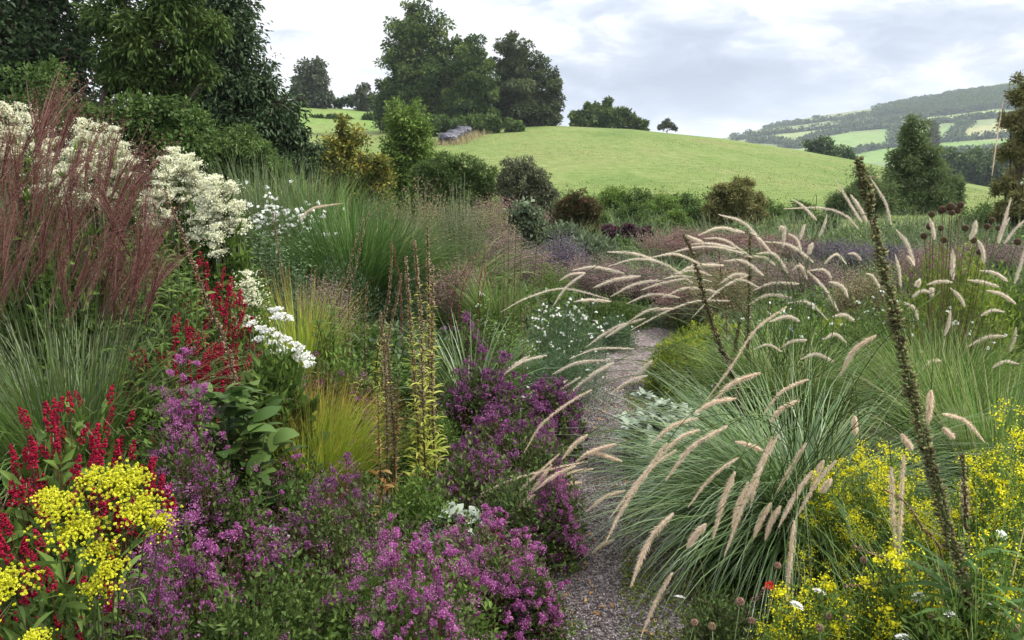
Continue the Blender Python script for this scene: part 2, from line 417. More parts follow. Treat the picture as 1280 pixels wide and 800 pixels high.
ang = np.radians(np.concatenate([np.linspace(-88, -32, 60), np.linspace(-31.5, 10, 260), np.linspace(10.1, 34, 620), np.linspace(35, 88, 60)]))
rad = np.concatenate([np.linspace(0.2, 5.8, 12), np.exp(np.linspace(math.log(6.2), math.log(7000), 520))])
AA, RR = np.meshgrid(ang, rad)
GX = np.sin(AA) * RR; GY = np.cos(AA) * RR - 6.0
GZ = terrain(GX, GY)
hill_fade = sstep((GY - 380) / 400)
GZ = GZ + (np.sin(GX * .021 + 1) * np.sin(GY * .013) * 3.0) * hill_fade
FC = np.zeros(GX.shape + (4,), np.float32); FC[..., 3] = 1
FC[..., :3] = (.13, .16, .05)
left = (GX < -8) & (GY > 110); FC[left, :3] = (.13, .18, .05)
PXp, PYp = project(GX, GY, GZ)
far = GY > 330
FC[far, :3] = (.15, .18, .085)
FIELDS = [([(985, 182), (1035, 168), (1120, 163), (1120, 178), (1060, 190), (1010, 192)], (.16, .22, .075)),
          ([(920, 178), (1000, 160), (1060, 155), (1050, 162), (980, 178)], (.20, .23, .10)),
          ([(1000, 160), (1090, 142), (1150, 138), (1150, 150), (1060, 160)], (.16, .18, .09)),
          ([(1060, 162), (1155, 146), (1160, 156), (1120, 162)], (.16, .24, .07)),
          ([(1157, 146), (1248, 134), (1256, 141), (1200, 152), (1160, 157)], (.22, .27, .11)),
          ([(1198, 158), (1330, 150), (1330, 170), (1198, 176)], (.25, .24, .12)),
          ([(1120, 164), (1190, 160), (1196, 176), (1125, 180)], (.16, .22, .08)),
          ([(1060, 190), (1185, 178), (1330, 172), (1330, 192), (1180, 196), (1080, 204)], (.14, .21, .06)),
          ([(960, 150), (1040, 140), (1110, 132), (1110, 140), (1020, 152)], (.17, .18, .10)),
          ([(1170, 196), (1330, 190), (1330, 208), (1170, 210)], (.13, .20, .05))]
for poly, c in FIELDS:
    FC[inpoly(PXp, PYp, poly) & far, :3] = c
mb = MB()
nr_, nc = GX.shape
idx = np.arange(nr_ * nc).reshape(nr_, nc)
Qg = np.stack([idx[:-1, :-1], idx[:-1, 1:], idx[1:, 1:], idx[1:, :-1]], -1).reshape(-1, 4)[:, ::-1]
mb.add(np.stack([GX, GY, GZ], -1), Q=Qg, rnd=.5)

m, t, o = base_mat('ground'); l = t.links.new
at = N(t, 'ShaderNodeAttribute', attribute_name='fieldcol')
geo = N(t, 'ShaderNodeNewGeometry')
na = N(t, 'ShaderNodeTexNoise'); na.inputs['Scale'].default_value = .11; na.inputs['Detail'].default_value = 8; na.inputs['Roughness'].default_value = .7
nb = N(t, 'ShaderNodeTexNoise'); nb.inputs['Scale'].default_value = 1.3; nb.inputs['Detail'].default_value = 6
mpp = N(t, 'ShaderNodeMapping'); mpp.inputs['Scale'].default_value = (1, .45, 1); mpp.inputs['Rotation'].default_value = (0, 0, .5)
l(geo.outputs['Position'], mpp.inputs[0]); l(mpp.outputs[0], na.inputs['Vector']); l(geo.outputs['Position'], nb.inputs['Vector'])
ra = ramp(t, [(.3, (.55, .72, .55)), (.45, (.82, .93, .78)), (.55, (1.0, 1.0, 1.0)), (.66, (1.0, .9, 1.0))]); l(na.outputs[0], ra.inputs[0])
rb = ramp(t, [(.3, (.72, .8, .7)), (.7, (1.25, 1.2, 1.3))]); l(nb.outputs[0], rb.inputs[0])
m1 = N(t, 'ShaderNodeMix', data_type='RGBA', blend_type='MULTIPLY', i_0=1.0); l(at.outputs['Color'], m1.inputs[6]); l(ra.outputs[0], m1.inputs[7])
m2 = N(t, 'ShaderNodeMix', data_type='RGBA', blend_type='MULTIPLY', i_0=1.0); l(m1.outputs[2], m2.inputs[6]); l(rb.outputs[0], m2.inputs[7])
ns = N(t, 'ShaderNodeTexNoise'); ns.inputs['Scale'].default_value = 9; ns.inputs['Detail'].default_value = 8; l(geo.outputs['Position'], ns.inputs['Vector'])
rs = ramp(t, [(.3, (.018, .013, .009)), (.7, (.06, .045, .032))]); l(ns.outputs[0], rs.inputs[0])
sx = N(t, 'ShaderNodeSeparateXYZ'); l(geo.outputs['Position'], sx.inputs[0])
gm = N(t, 'ShaderNodeMapRange', i_1=19.0, i_2=22.0); l(sx.outputs[1], gm.inputs[0])
m3 = N(t, 'ShaderNodeMix', data_type='RGBA'); l(gm.outputs[0], m3.inputs[0]); l(rs.outputs[0], m3.inputs[6]); l(m2.outputs[2], m3.inputs[7])
p = N(t, 'ShaderNodeBsdfPrincipled'); p.inputs['Roughness'].default_value = .95; p.inputs['Specular IOR Level'].default_value = .1; l(m3.outputs[2], p.inputs['Base Color'])
bp = N(t, 'ShaderNodeBump'); bp.inputs['Strength'].default_value = .8; bp.inputs['Distance'].default_value = .12; l(nb.outputs[0], bp.inputs['Height']); l(bp.outputs[0], p.inputs['Normal'])
l(p.outputs[0], o.inputs[0]); M['ground'] = m
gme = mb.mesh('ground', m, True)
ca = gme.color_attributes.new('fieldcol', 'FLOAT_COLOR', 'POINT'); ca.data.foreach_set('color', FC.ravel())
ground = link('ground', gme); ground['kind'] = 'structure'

# path sheet, gently cambered, 4 mm and more above the ground
m, t, o = base_mat('gravel'); l = t.links.new
geo = N(t, 'ShaderNodeNewGeometry')
vo = N(t, 'ShaderNodeTexVoronoi'); vo.inputs['Scale'].default_value = 95; l(geo.outputs['Position'], vo.inputs['Vector'])
nz = N(t, 'ShaderNodeTexNoise'); nz.inputs['Scale'].default_value = 3.5; nz.inputs['Detail'].default_value = 7; nz.inputs['Roughness'].default_value = .65; l(geo.outputs['Position'], nz.inputs['Vector'])
rc = ramp(t, [(0, (.055, .045, .04)), (.4, (.105, .088, .082)), (.75, (.155, .135, .128)), (1, (.28, .26, .25))]); 
sc3 = N(t, 'ShaderNodeSeparateColor'); l(vo.outputs['Color'], sc3.inputs[0]); l(sc3.outputs[0], rc.inputs[0])
dk = ramp(t, [(.3, (.6, .58, .58)), (.65, (1.2, 1.15, 1.15))]); l(nz.outputs[0], dk.inputs[0])
mm = N(t, 'ShaderNodeMix', data_type='RGBA', blend_type='MULTIPLY', i_0=1.0); l(rc.outputs[0], mm.inputs[6]); l(dk.outputs[0], mm.inputs[7])
ta = N(t, 'ShaderNodeAttribute', attribute_name='t')
nm = N(t, 'ShaderNodeTexNoise'); nm.inputs['Scale'].default_value = 7; nm.inputs['Detail'].default_value = 8; nm.inputs['Roughness'].default_value = .7; l(geo.outputs['Position'], nm.inputs['Vector'])
ad = N(t, 'ShaderNodeMath', operation='MULTIPLY_ADD', i_1=.9); l(ta.outputs['Fac'], ad.inputs[0]); l(nm.outputs[0], ad.inputs[2])
mk = N(t, 'ShaderNodeMapRange', i_1=1.12, i_2=1.28); l(ad.outputs[0], mk.inputs[0])
mo = N(t, 'ShaderNodeMix', data_type='RGBA'); l(mk.outputs[0], mo.inputs[0]); l(mm.outputs[2], mo.inputs[6]); mo.inputs[7].default_value = (.10, .13, .02, 1)
p = N(t, 'ShaderNodeBsdfPrincipled'); p.inputs['Roughness'].default_value = .95; p.inputs['Specular IOR Level'].default_value = .15; l(mo.outputs[2], p.inputs['Base Color'])
bp = N(t, 'ShaderNodeBump'); bp.inputs['Strength'].default_value = 1; bp.inputs['Distance'].default_value = .006; bp.invert = True; l(vo.outputs['Distance'], bp.inputs['Height']); l(bp.outputs[0], p.inputs['Normal'])
l(p.outputs[0], o.inputs[0])
mb = MB(); rows = []
ks = np.linspace(-1, 1, 13)
tg = nrm(np.gradient(PXY, axis=0)); sdv = np.stack([tg[:, 1], -tg[:, 0], np.zeros(len(tg))], 1)
rg = np.random.default_rng(5)
wob = 1 + .07 * np.sin(np.arange(120) * .37) + .04 * np.sin(np.arange(120) * .83)
PV = PXY[:, None] + sdv[:, None] * (ks[None, :, None] * (PWD * wob * 1.12)[:, None, None]); PV[..., 2] = .006 + .02 * (1 - ks[None] ** 2) + rg.uniform(0, .004, (120, 13))
idx = np.arange(120 * 13).reshape(120, 13)
mb.add(PV, Q=np.stack([idx[:-1, :-1], idx[:-1, 1:], idx[1:, 1:], idx[1:, :-1]], -1).reshape(-1, 4), t=np.tile(np.maximum(0, ks) ** 1.5 + .25 * np.maximum(0, -ks), 120))
path = mb.build('path', m, None, True); path['kind'] = 'structure'
def stuff(o, label=None):
    o['kind'] = 'stuff'
    return o
# loose gravel and moss on the path
LM('stone', [(.045, .037, .037), (.10, .085, .088), (.16, .135, .14), (.34, .31, .31)], trans=0, rough=.8)
LM('moss', [(.06, .09, .012), (.11, .15, .02), (.17, .20, .035)], trans=.2)
rg = np.random.default_rng(8)
def on_path(n, rg, k0=-1.1, k1=1.15, i1=75):
    f = rg.random(n) ** 1.6 * i1; i = f.astype(int)
    k = rg.uniform(k0, k1, n)
    P = PXY[i] + (PXY[np.minimum(i + 1, 119)] - PXY[i]) * (f - i)[:, None] + sdv[i] * (k * PWD[i])[:, None]
    P[:, 2] = .012 + .02 * np.maximum(0, 1 - k ** 2)
    return P
mb = MB(); P = on_path(26000, rg); pods(mb, rg, P, rdir(rg, len(P), 0) * [1, 1, .3], rg.uniform(.004, .012, len(P)) * 1.1, rg.uniform(.004, .011, len(P)))
g = mb.build('loose_gravel', M['stone']); stuff(g)
mb = MB(); P = on_path(16000, rg, .25, 1.25); P = P[np.abs(np.sin(P[:, 0] * 9) * np.cos(P[:, 1] * 5) + rg.normal(0, .3, len(P))) > .45]
P2 = on_path(3000, rg, -1.2, -.85)
X = rg.uniform(.42, 1.1, 16000); Y = rg.uniform(2.0, 4.2, 16000); dd = path_dist(X, Y); k = (dd > -.12) & (dd < .3 + .1 * np.sin(Y * 7)) & (X > .3); P3 = np.stack([X, Y, .004 + .012 * rg.random(16000)], 1)[k]
P = np.concatenate([P, P2, P3]); leaves(mb, rg, P, rdir(rg, len(P), .5), rdir(rg, len(P), 1), rg.uniform(.008, .02, len(P)), .009)
g = mb.build('moss', M['moss']); stuff(g)
mb = MB(); P = on_path(260, rg, -1, 1, 80); leaves(mb, rg, P + [0, 0, .006], rdir(rg, len(P), 0) * [1, 1, .2], rdir(rg, len(P), 2), rg.uniform(.015, .035, len(P)), .014); g = mb.build('fallen_leaves', M['deadleaf']); stuff(g)

# rough grass standing on the meadow hill
rg = np.random.default_rng(11); n = 90000
D = 20 + rg.random(n) ** 1.5 * 76; X = rg.uniform(-.25, .75, n) * D
pz = terrain(X, D)
mb = MB(); blades(mb, rg, np.stack([X, D, pz - .02], 1), rg.uniform(0, 6.3, n), rg.uniform(0, .6, n), rg.uniform(.5, 1.6, n), rg.uniform(.03, .09, n) * (1 + .35 * np.sin(X * .3) * np.sin(D * .21)), rg.uniform(.012, .03, n) * (1 + D / 60), seg=2, rnd=np.clip(.42 + .22 * np.sin(X * .21 + 2 * np.sin(D * .09)) * np.sin(D * .23 - X * .1) + .16 * np.sin(X * 1.3 - D * .9) + rg.normal(0, .2, n), 0, 1))
LM('meadowgrass', [(.10, .132, .034), (.132, .16, .044), (.165, .185, .055), (.225, .22, .085)], trans=.35, nscale=.3)
g = mb.build('meadow_grass', M['meadowgrass']); stuff(g)

# ------------------------------------------------------------------ trees and shrubs
def crown_mesh(rg, lobes, D, base, leaf, n, scat=.25, tw=.45, subk=16, droop=.25, asp=.55, subr=.34, jit=.35, airy=0.0, sq=1.0):
    """lobes: (px,py,r_px[,dD]) seen at distance D -> leaves, sub-clump centres (local to base)"""
    L_, cen = [], []
    mb = MB(); tot = sum(l_[2] ** 2 for l_ in lobes)
    for lb in lobes:
        px, py, rp = lb[:3]; dd = lb[3] if len(lb) > 3 else rg.uniform(-.5, .5) * rp / F * D
        c = W(px, py, D + dd) - base; r = rp / F * D
        k = max(5, int(subk * (0.6 + .4 * rp / 40)))
        d = rdir(rg, k, .1); rr = rg.uniform(.3, 1.12, k) ** .8
        sc = c + d * (rr * r * .86)[:, None] * [1, .9, sq]
        sr = r * subr * rg.uniform(.45, 1.45, k)
        nl = int(n * rp ** 2 / tot); which = rg.choice(k, nl, p=sr ** 2 / (sr ** 2).sum())
        u = rdir(rg, nl, .25); q = rg.random(nl) ** (.5 + airy) * (1 + scat * rg.standard_normal(nl))
        P = sc[which] + u * (sr[which] * q)[:, None] * [1.15, 1.15, .85]
        ax = nrm(u + rdir(rg, nl) * .7 + [0, 0, -droop]); nv = nrm(rdir(rg, nl, 1.0) + u * .6)
        tone = rg.random(k)
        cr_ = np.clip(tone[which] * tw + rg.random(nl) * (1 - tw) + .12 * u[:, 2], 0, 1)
        ll = leaf * rg.uniform(.6, 1.3, nl)
        leaves(mb, rg, P, ax, nv, ll, ll * asp, rnd=cr_)
        cen.append((c, r, sc, sr))
    return mb, cen

def tree(name, label, cat, D, lobes, leaf=.1, n=20000, mat='oak', trunk=None, tr=None, group=None, seed=1, bark='bark', limbs=True, skirt=False, **kw):
    rg = np.random.default_rng(seed)
    px = trunk if trunk is not None else sum(l_[0] * l_[2] for l_ in lobes) / sum(l_[2] for l_ in lobes)
    low = max(l_[1] + l_[2] for l_ in lobes)
    b = W(px, min(low, 400), D); gz = th(b[0], D); base = np.array([b[0], D, gz])
    t = thing(name, label, cat, base, group)
    if skirt:                      # foliage right down to the ground, front and back
        ext = []
        for lb in lobes:
            q = project(base[0], D, gz + .1)[1]; y = lb[1] + lb[2] * .8
            while y < q - lb[2] * .3:
                ext.append((lb[0] + rg.uniform(-.3, .3) * lb[2], y, lb[2] * rg.uniform(.8, 1.05))); y += lb[2] * .9
        lobes = list(lobes) + ext; n = int(n * (1 + .5 * len(ext) / len(lobes)))
    mb, cen = crown_mesh(rg, lobes, D, base, leaf, n, **kw)
    mb.build('crown', M[mat], t)
    H = max(.5, max(c[0][2] for c in cen)); tr = tr or H * .035
    top = np.array([np.mean([c[0][0] for c in cen]) * .5, 0, H * .8])
    mid = top * [.4, 1, .5] + rg.normal(0, .02 * H, 3) * [1, 1, 0]
    P = curve([[0, 0, -.1], mid, top], 14)
    tb = MB(); tube(tb, P, np.linspace(tr, tr * .35, 14) * (1 + .35 * np.exp(-np.arange(14) * .8)), 8)
    tb.build('trunk', M[bark], t, True)
    if limbs:
        lm = MB()
        for c, r, sc, sr in cen:
            zc_ = np.clip(c[2] * .6, 0.05, H * .75); i = int(np.argmin(np.abs(P[:, 2] - zc_)))
            a = P[i]; m_ = (a + c) / 2 + [0, 0, -.08 * H]
            tube(lm, curve([a, m_, c], 8), np.linspace(tr * .42, tr * .18, 8), 5)
            k = len(sc); stems(lm, rg, np.repeat(c[None], k, 0), (c + sc) / 2 + rg.normal(0, .1, (k, 3)) * r, sc + (sc - c) * .25, tr * .17, tr * .03, 4, 4)
        lm.build('limb', M[bark], t)
    return t

tree('dark_tree', 'very dark broadleaf tree filling the top left corner of the garden hedge', 'tree', 15.5, [(10, 30, 85), (70, -10, 75), (-70, 70, 110), (95, 60, 45), (60, 90, 40), (-20, 110, 60), (30, -90, 90)], .10, 42000, 'darktree', seed=2, trunk=40, skirt=True)
tree('ash_tree', 'lighter green ash tree with sky gaps, between the two dark trees', 'tree', 14.5, [(150, 20, 50), (200, 50, 48), (235, 85, 40), (185, 105, 42), (250, 40, 32), (215, 0, 50), (160, -50, 60), (240, -60, 50), (150, 85, 35), (262, 92, 14)], .115, 30000, 'ash', seed=3, trunk=112, tr=.14, asp=.3, droop=.6, subr=.3)
tree('dark_tree', 'large dark drooping tree sloping down to the right against the sky', 'tree', 19, [(268, 15, 42), (240, -40, 60), (290, 70, 42), (322, 100, 36), (345, 130, 36), (362, 165, 34), (330, 170, 45), (300, 130, 45), (265, 100, 40), (375, 195, 26), (260, 160, 40), (345, 205, 36)], .13, 52000, 'darktree', seed=4, trunk=300, asp=.42, droop=.7, skirt=True)
tree('mixed_hedge', 'bushy green hedge below the dark tree behind the cream flowers at far left', 'hedge', 12.5, [(-30, 130, 60), (30, 120, 45), (80, 130, 42), (115, 160, 40), (20, 170, 50), (60, 95, 22), (-60, 190, 60)], .07, 30000, 'hedge', seed=5, limbs=False, skirt=True)
tree('mixed_hedge', 'middle stretch of green hedge below the ash tree', 'hedge', 12.8, [(150, 160, 38), (190, 155, 35), (225, 160, 32), (180, 190, 40), (240, 180, 34), (205, 130, 12), (170, 128, 14)], .07, 26000, 'hedge', seed=6, limbs=False, skirt=True)
tree('willow_hedge', 'narrow-leaved grey-green end of the hedge under the drooping dark tree', 'hedge', 13.5, [(265, 178, 30), (295, 180, 28), (325, 192, 24), (345, 212, 22), (290, 210, 36), (250, 205, 30), (366, 228, 16)], .085, 26000, 'midshrub', seed=7, limbs=False, asp=.25, droop=.5, skirt=True)

# the group on the hill
DG = 108
tree('field_tree', 'tallest tree on the hill, left of the central tree group', 'tree', DG, [(525, 22, 20.6), (500, 40, 22.4), (545, 38, 22.4), (520, 60, 29.2), (490, 62, 15.5), (560, 62, 18.9), (515, 95, 29.2), (548, 92, 25.8), (500, 118, 22.4), (540, 125, 24.1), (478, 110, 11.2), (482, 132, 12.0), (513, 10, 10.3), (572, 50, 8.6)], .40, 34000, 'fieldtree', seed=8, trunk=528, tr=.5, subk=15, subr=.31, airy=-.25, scat=.06, tw=.62, skirt=True)
tree('field_tree', 'shorter middle tree of the central hill group, a narrow round head', 'tree', DG - 3, [(592, 58, 13.8), (582, 80, 18.9), (604, 84, 13.8), (590, 108, 22.4), (574, 128, 20.6), (606, 125, 18.9)], .34, 34000, 'fieldtree', seed=9, trunk=590, tr=.35, subk=15, subr=.31, airy=-.25, scat=.06, tw=.62, skirt=True)
tree('field_tree', 'grey-green tree at the right end of the central hill group, airy at its edge', 'tree', DG + 2, [(632, 58, 13.8), (628, 85, 15.5), (655, 62, 12.0), (652, 88, 22.4), (672, 82, 17.2), (685, 108, 15.5), (655, 118, 25.8), (684, 135, 15.5), (630, 120, 18.9), (660, 142, 18.9), (692, 92, 7.7), (696, 120, 6.9), (640, 45, 6.9)], .33, 36000, 'fieldtree_grey', seed=10, trunk=657, tr=.45, subk=15, subr=.31, airy=-.25, scat=.06, tw=.62, skirt=True)
tree('field_tree', 'small grey-brown tree on the left skyline beyond the hedge', 'tree', 150, [(385, 92, 15), (398, 88, 12), (400, 102, 12), (380, 100, 10)], .55, 6000, 'greytree', seed=12, trunk=392, tr=.3, skirt=True)
tree('field_tree', 'small airy tree left of the hill group, above the skyline hedge', 'tree', 150, [(455, 112, 9), (460, 122, 8), (449, 118, 6)], .5, 1800, 'greytree', seed=13, trunk=456, tr=.2, skirt=True)
tree('skyline_hedge', 'dark hedge on the left skyline between dark tree and hill group', 'hedge', 155, [(372, 118, 12), (392, 126, 11), (410, 129, 8), (424, 131, 6), (438, 127, 9), (450, 130, 7), (465, 131, 7), (378, 106, 12), (478, 128, 10)], .6, 9000, 'oak', seed=14, limbs=False, skirt=True)
tree('field_hedge', 'low clipped hedge crossing the left field below the skyline', 'hedge', 130, [(394, 149, 5), (402, 149, 4), (410, 149, 5), (419, 149, 4), (427, 150, 4), (436, 150, 4), (462, 150, 7), (472, 151, 7)], .5, 4500, 'oak', seed=15, limbs=False, skirt=True)
tree('field_hedge', 'dense green hedge at the foot of the central hill trees', 'hedge', 96, [(540, 158, 12), (556, 158, 12), (572, 155, 12), (588, 154, 11), (604, 153, 10), (620, 154, 9), (636, 156, 7), (650, 158, 6), (548, 168, 10), (566, 165, 10)], .3, 16000, 'midshrub', seed=16, limbs=False, skirt=True)
tree('round_tree', 'broad domed tree standing alone behind the crest of the meadow', 'tree', 128, [(755, 138, 14), (735, 144, 14), (774, 146, 13), (722, 150, 11), (754, 150, 16), (792, 151, 9), (804, 156, 6), (768, 152, 10)], .5, 15000, 'fieldtree', seed=17, trunk=752, tr=.5, subk=30, subr=.24, scat=.08, skirt=True)
tree('small_tree', 'tiny sparse tree just right of the domed tree on the crest', 'tree', 126, [(834, 157, 7), (826, 160, 4), (842, 159, 4)], .4, 700, 'greytree', seed=18, trunk=834, tr=.12)

# valley trees
tree('valley_tree', 'dark rounded tree beyond the right shoulder of the meadow', 'tree', 165, [(1024, 180, 12), (1012, 184, 8), (1036, 184, 9), (1020, 190, 12), (1042, 192, 7)], .6, 7000, 'oak', seed=20, skirt=True)
tree('valley_tree', 'light green bush-like tree right of the dark valley tree', 'tree', 160, [(1056, 190, 9), (1048, 196, 8), (1064, 197, 7)], .5, 4000, 'hedge', seed=21, skirt=True)
tree('valley_wood', 'dark tree belt behind the willow at the right edge of the valley', 'tree', 190, [(1190, 198, 14), (1205, 204, 16), (1222, 200, 16), (1240, 205, 18), (1180, 212, 16), (1262, 200, 18), (1215, 215, 16), (1240, 220, 16)], .8, 14000, 'oak', seed=22, skirt=True)
tree('valley_tree', 'small dark tree in the fields across the valley', 'tree', 420, [(1168, 153, 5), (1164, 156, 4), (1172, 156, 4)], 1.2, 900, 'darktree', seed=23, skirt=True)

# garden-edge trees and shrubs
tree('willow_tree', 'tall narrow willow with grey-green crown in front of the valley', 'tree', 27, [(1140, 160, 17), (1146, 180, 24), (1130, 200, 24), (1158, 205, 28), (1140, 225, 34), (1170, 232, 28), (1120, 242, 30), (1160, 262, 36), (1185, 268, 24), (1125, 275, 30), (1196, 232, 10)], .14, 44000, 'willow', seed=24, trunk=1150, tr=.12, asp=.22, droop=.3, subk=20, subr=.26, skirt=True)
tree('willow_bush', 'wide low willow bush at the left foot of the tall willow', 'shrub', 25, [(1075, 235, 22), (1055, 255, 20), (1085, 262, 26), (1045, 272, 16), (1100, 240, 18), (1070, 282, 22)], .10, 20000, 'willow', seed=25, asp=.25, subk=18, skirt=True)
tree('olive_tree', 'loose olive-brown tree cut by the right edge of the photo', 'tree', 17, [(1282, 130, 24), (1262, 150, 14), (1290, 165, 32), (1262, 190, 18), (1285, 215, 32), (1255, 235, 18), (1280, 265, 34), (1250, 270, 16), (1300, 110, 30)], .075, 22000, 'oliveshrub', seed=26, trunk=1268, tr=.07, asp=.35, airy=.3, subr=.26)
tree('yellow_shrub', 'shrub with yellow autumn leaves in front of the dark drooping tree', 'shrub', 20, [(432, 172, 20), (418, 195, 26), (450, 195, 24), (400, 205, 18), (470, 205, 18), (440, 220, 26), (410, 222, 20), (428, 155, 10), (478, 222, 18)], .085, 17000, 'yellowshrub', seed=27, trunk=436, skirt=True)
tree('young_tree', 'young bright green tree beside the yellow-leaved shrub', 'tree', 21.5, [(492, 136, 13), (505, 146, 18), (523, 146, 16), (512, 165, 22), (530, 168, 15), (490, 160, 14), (505, 182, 18), (528, 186, 14), (518, 130, 8)], .10, 11000, 'brightshrub', seed=28, trunk=512, tr=.045, asp=.4, subr=.3, skirt=True)
tree('willow_bush', 'feathery dark green willow bush right of the young tree', 'shrub', 19, [(545, 205, 18), (572, 202, 16), (592, 208, 14), (530, 220, 20), (560, 225, 24), (592, 228, 20), (612, 222, 14)], .10, 20000, 'midshrub', seed=29, asp=.18, subr=.25, skirt=True)
tree('grey_bush', 'grey-green rounded bush at the meadow edge below the hill trees', 'shrub', 18.5, [(640, 208, 16), (660, 212, 18), (678, 225, 18), (645, 232, 20), (670, 240, 20), (690, 240, 12), (630, 225, 12)], .07, 16000, 'greyshrub', seed=30, subr=.25, asp=.35, skirt=True)
tree('clipped_shrub', 'dense shrub with reddish top at the edge of the meadow', 'shrub', 17.5, [(710, 252, 14), (728, 250, 14), (742, 258, 11), (716, 266, 13), (736, 266, 12), (700, 262, 10)], .06, 13000, 'redshrub', seed=31, asp=.4, skirt=True)
tree('olive_bush', 'olive-brown twiggy bush standing alone against the green meadow', 'shrub', 19, [(905, 240, 18), (928, 238, 18), (944, 252, 16), (893, 255, 15), (917, 240, 18), (918, 255, 24), (935, 266, 17), (905, 268, 16)], .07, 26000, 'oliveshrub', seed=32, subr=.24, asp=.35, skirt=True)
tree('purple_bush', 'dark purple-leaved low bush in the middle of the planting', 'shrub', 15.5, [(765, 292, 12), (782, 288, 11), (800, 292, 12), (770, 302, 13), (795, 302, 13)], .055, 12000, 'purpleshrub', seed=33, limbs=False, skirt=True)
tree('leafy_bush', 'small pale green bush with round leaves in the mid border', 'shrub', 11.5, [(655, 262, 14), (640, 270, 12), (672, 268, 11), (650, 280, 14), (668, 284, 11)], .07, 2600, 'herb_grey', seed=34, subr=.3, asp=.7, skirt=True)
for i, (px, py, r, D, mt, lb) in enumerate([
    (770, 252, 11, 24, 'brightshrub', 'bright weed clump below the meadow, left of the others'),
    (800, 256, 11, 23, 'midshrub', 'mid green weed clump below the meadow beside bright ones'),
    (828, 262, 12, 22, 'brightshrub', 'fresh green weed clump under the middle of the meadow'),
    (856, 262, 12, 23, 'midshrub', 'dull green weed clump left of the olive-brown bush'),
    (790, 275, 11, 20, 'hedge', 'low weed clump behind the purple-leaved bush'),
    (846, 282, 11, 19, 'brightshrub', 'pale weed clump right of the purple-leaved bush'),
    (960, 275, 13, 22, 'midshrub', 'green weed clump right of the olive-brown bush'),
    (1000, 272, 14, 23, 'hedge', 'weed clump left of the low willow bush'),
    (1225, 285, 20, 20, 'hedge', 'green weed clump right of the tall willow'),
    (870, 280, 12, 19.5, 'hedge', 'dark weed clump at the foot of the olive-brown bush'),
    (745, 285, 11, 18, 'midshrub', 'weed clump left of the purple-leaved bush'),
    (1030, 292, 14, 20, 'hedge', 'weed clump at the foot of the low willow bush')]):
    py -= 9; r *= 1.15
    tree('weed_clump', lb, 'weeds', D, [(px, py, r), (px - r * .9, py + 5, r * .8), (px + r * .9, py + 4, r * .85), (px + 4, py + r * .8, r)], .075, 5000, mt, seed=40 + i, limbs=False, skirt=True, asp=.35, group='weed clumps below the meadow')

# wrapped bales in a long low heap at the field edge
m, t, o = base_mat('wrap'); l = t.links.new
p = N(t, 'ShaderNodeBsdfPrincipled'); p.inputs['Base Color'].default_value = (.032, .03, .048, 1); p.inputs['Roughness'].default_value = .38
nz = N(t, 'ShaderNodeTexNoise'); nz.inputs['Scale'].default_value = 4; bp = N(t, 'ShaderNodeBump'); bp.inputs['Distance'].default_value = .2; l(nz.outputs[0], bp.inputs['Height']); l(bp.outputs[0], p.inputs['Normal'])
l(p.outputs[0], o.inputs[0]); M['wrap'] = m
rg = np.random.default_rng(3)
a, b = np.array([-7.0, 74.0]), np.array([-3.6, 94.0])
def bale(r, ln):
    mb = MB(); n = 16; ph = np.linspace(0, 2 * math.pi, n, endpoint=False); V = []
    for u, k in ((-1, .0), (-1, .86), (-.92, .98), (-.4, 1.0), (.1, .985), (.5, 1.01), (.92, .98), (1, .86), (1, 0)):
        V.append(np.stack([np.full(n, u * ln / 2), np.cos(ph) * r * k, np.sin(ph) * r * k * .93], 1))
    V = np.array(V) + rg.normal(0, .035, (9, n, 3)); idx = np.arange(9 * n).reshape(9, n); nx = np.roll(idx, -1, 1)
    mb.add(V, Q=np.stack([idx[:-1], nx[:-1], nx[1:], idx[1:]], -1).reshape(-1, 4))
    return mb.mesh('bale', M['wrap'], True)
bms = [bale(.62, 1.25) for _ in range(4)]
nb_ = 11
for i in range(nb_):
    s = i / (nb_ - 1); ty = 180 - 21 * s ** .8; Ds_ = np.linspace(45, 112, 400); xs_ = np.array([W(560 + 50 * s, ty, d)[0] for d in Ds_]); qy = project(xs_, Ds_, terrain(xs_, Ds_))[1]; j_ = int(np.argmin(np.abs(qy - ty))); c0 = np.array([xs_[j_], Ds_[j_], th(xs_[j_], Ds_[j_])]); print('bale', s, Ds_[j_], xs_[j_])
    o = link('wrapped_bale', bms[i % 4], None, (c0[0], c0[1], c0[2] + .5), (rg.normal(0, .06), 0, math.radians(20) + rg.normal(0, .35)), (1.15, 1.2, .85 * rg.uniform(.7, 1.15)))
    o['category'] = 'bale'; o['group'] = 'dark wrapped bales along the field edge'
    o['label'] = 'dark wrapped bale in the long row at the edge of the meadow'
    if i in (0, nb_ - 1): o['label'] = 'dark wrapped bale at the lower left end of the row' if i == 0 else 'dark wrapped bale at the upper right end of the row'

mb = MB(); n = 5000; s_ = rg.random(n); xs_ = -9 + rg.random(n) * 9; ys_ = 62 + rg.random(n) * 42
BP = np.array([o_.location[:2] for o_ in SC.objects if o_.name.startswith('wrapped_bale')]); k = rg.integers(0, len(BP), n); q = BP[k] + rg.normal(0, 1, (n, 2)) * [1.0, 1.3] + [.35, -1.0]
blades(mb, rg, np.stack([q[:, 0], q[:, 1], terrain(q[:, 0], q[:, 1])], 1), rg.uniform(0, 6.3, n), rg.uniform(0, .3, n), rg.uniform(.3, 1.2, n), rg.uniform(.25, .75, n), rg.uniform(.03, .06, n), seg=2); g = mb.build('rough_grass', M['tanhaze']); stuff(g)
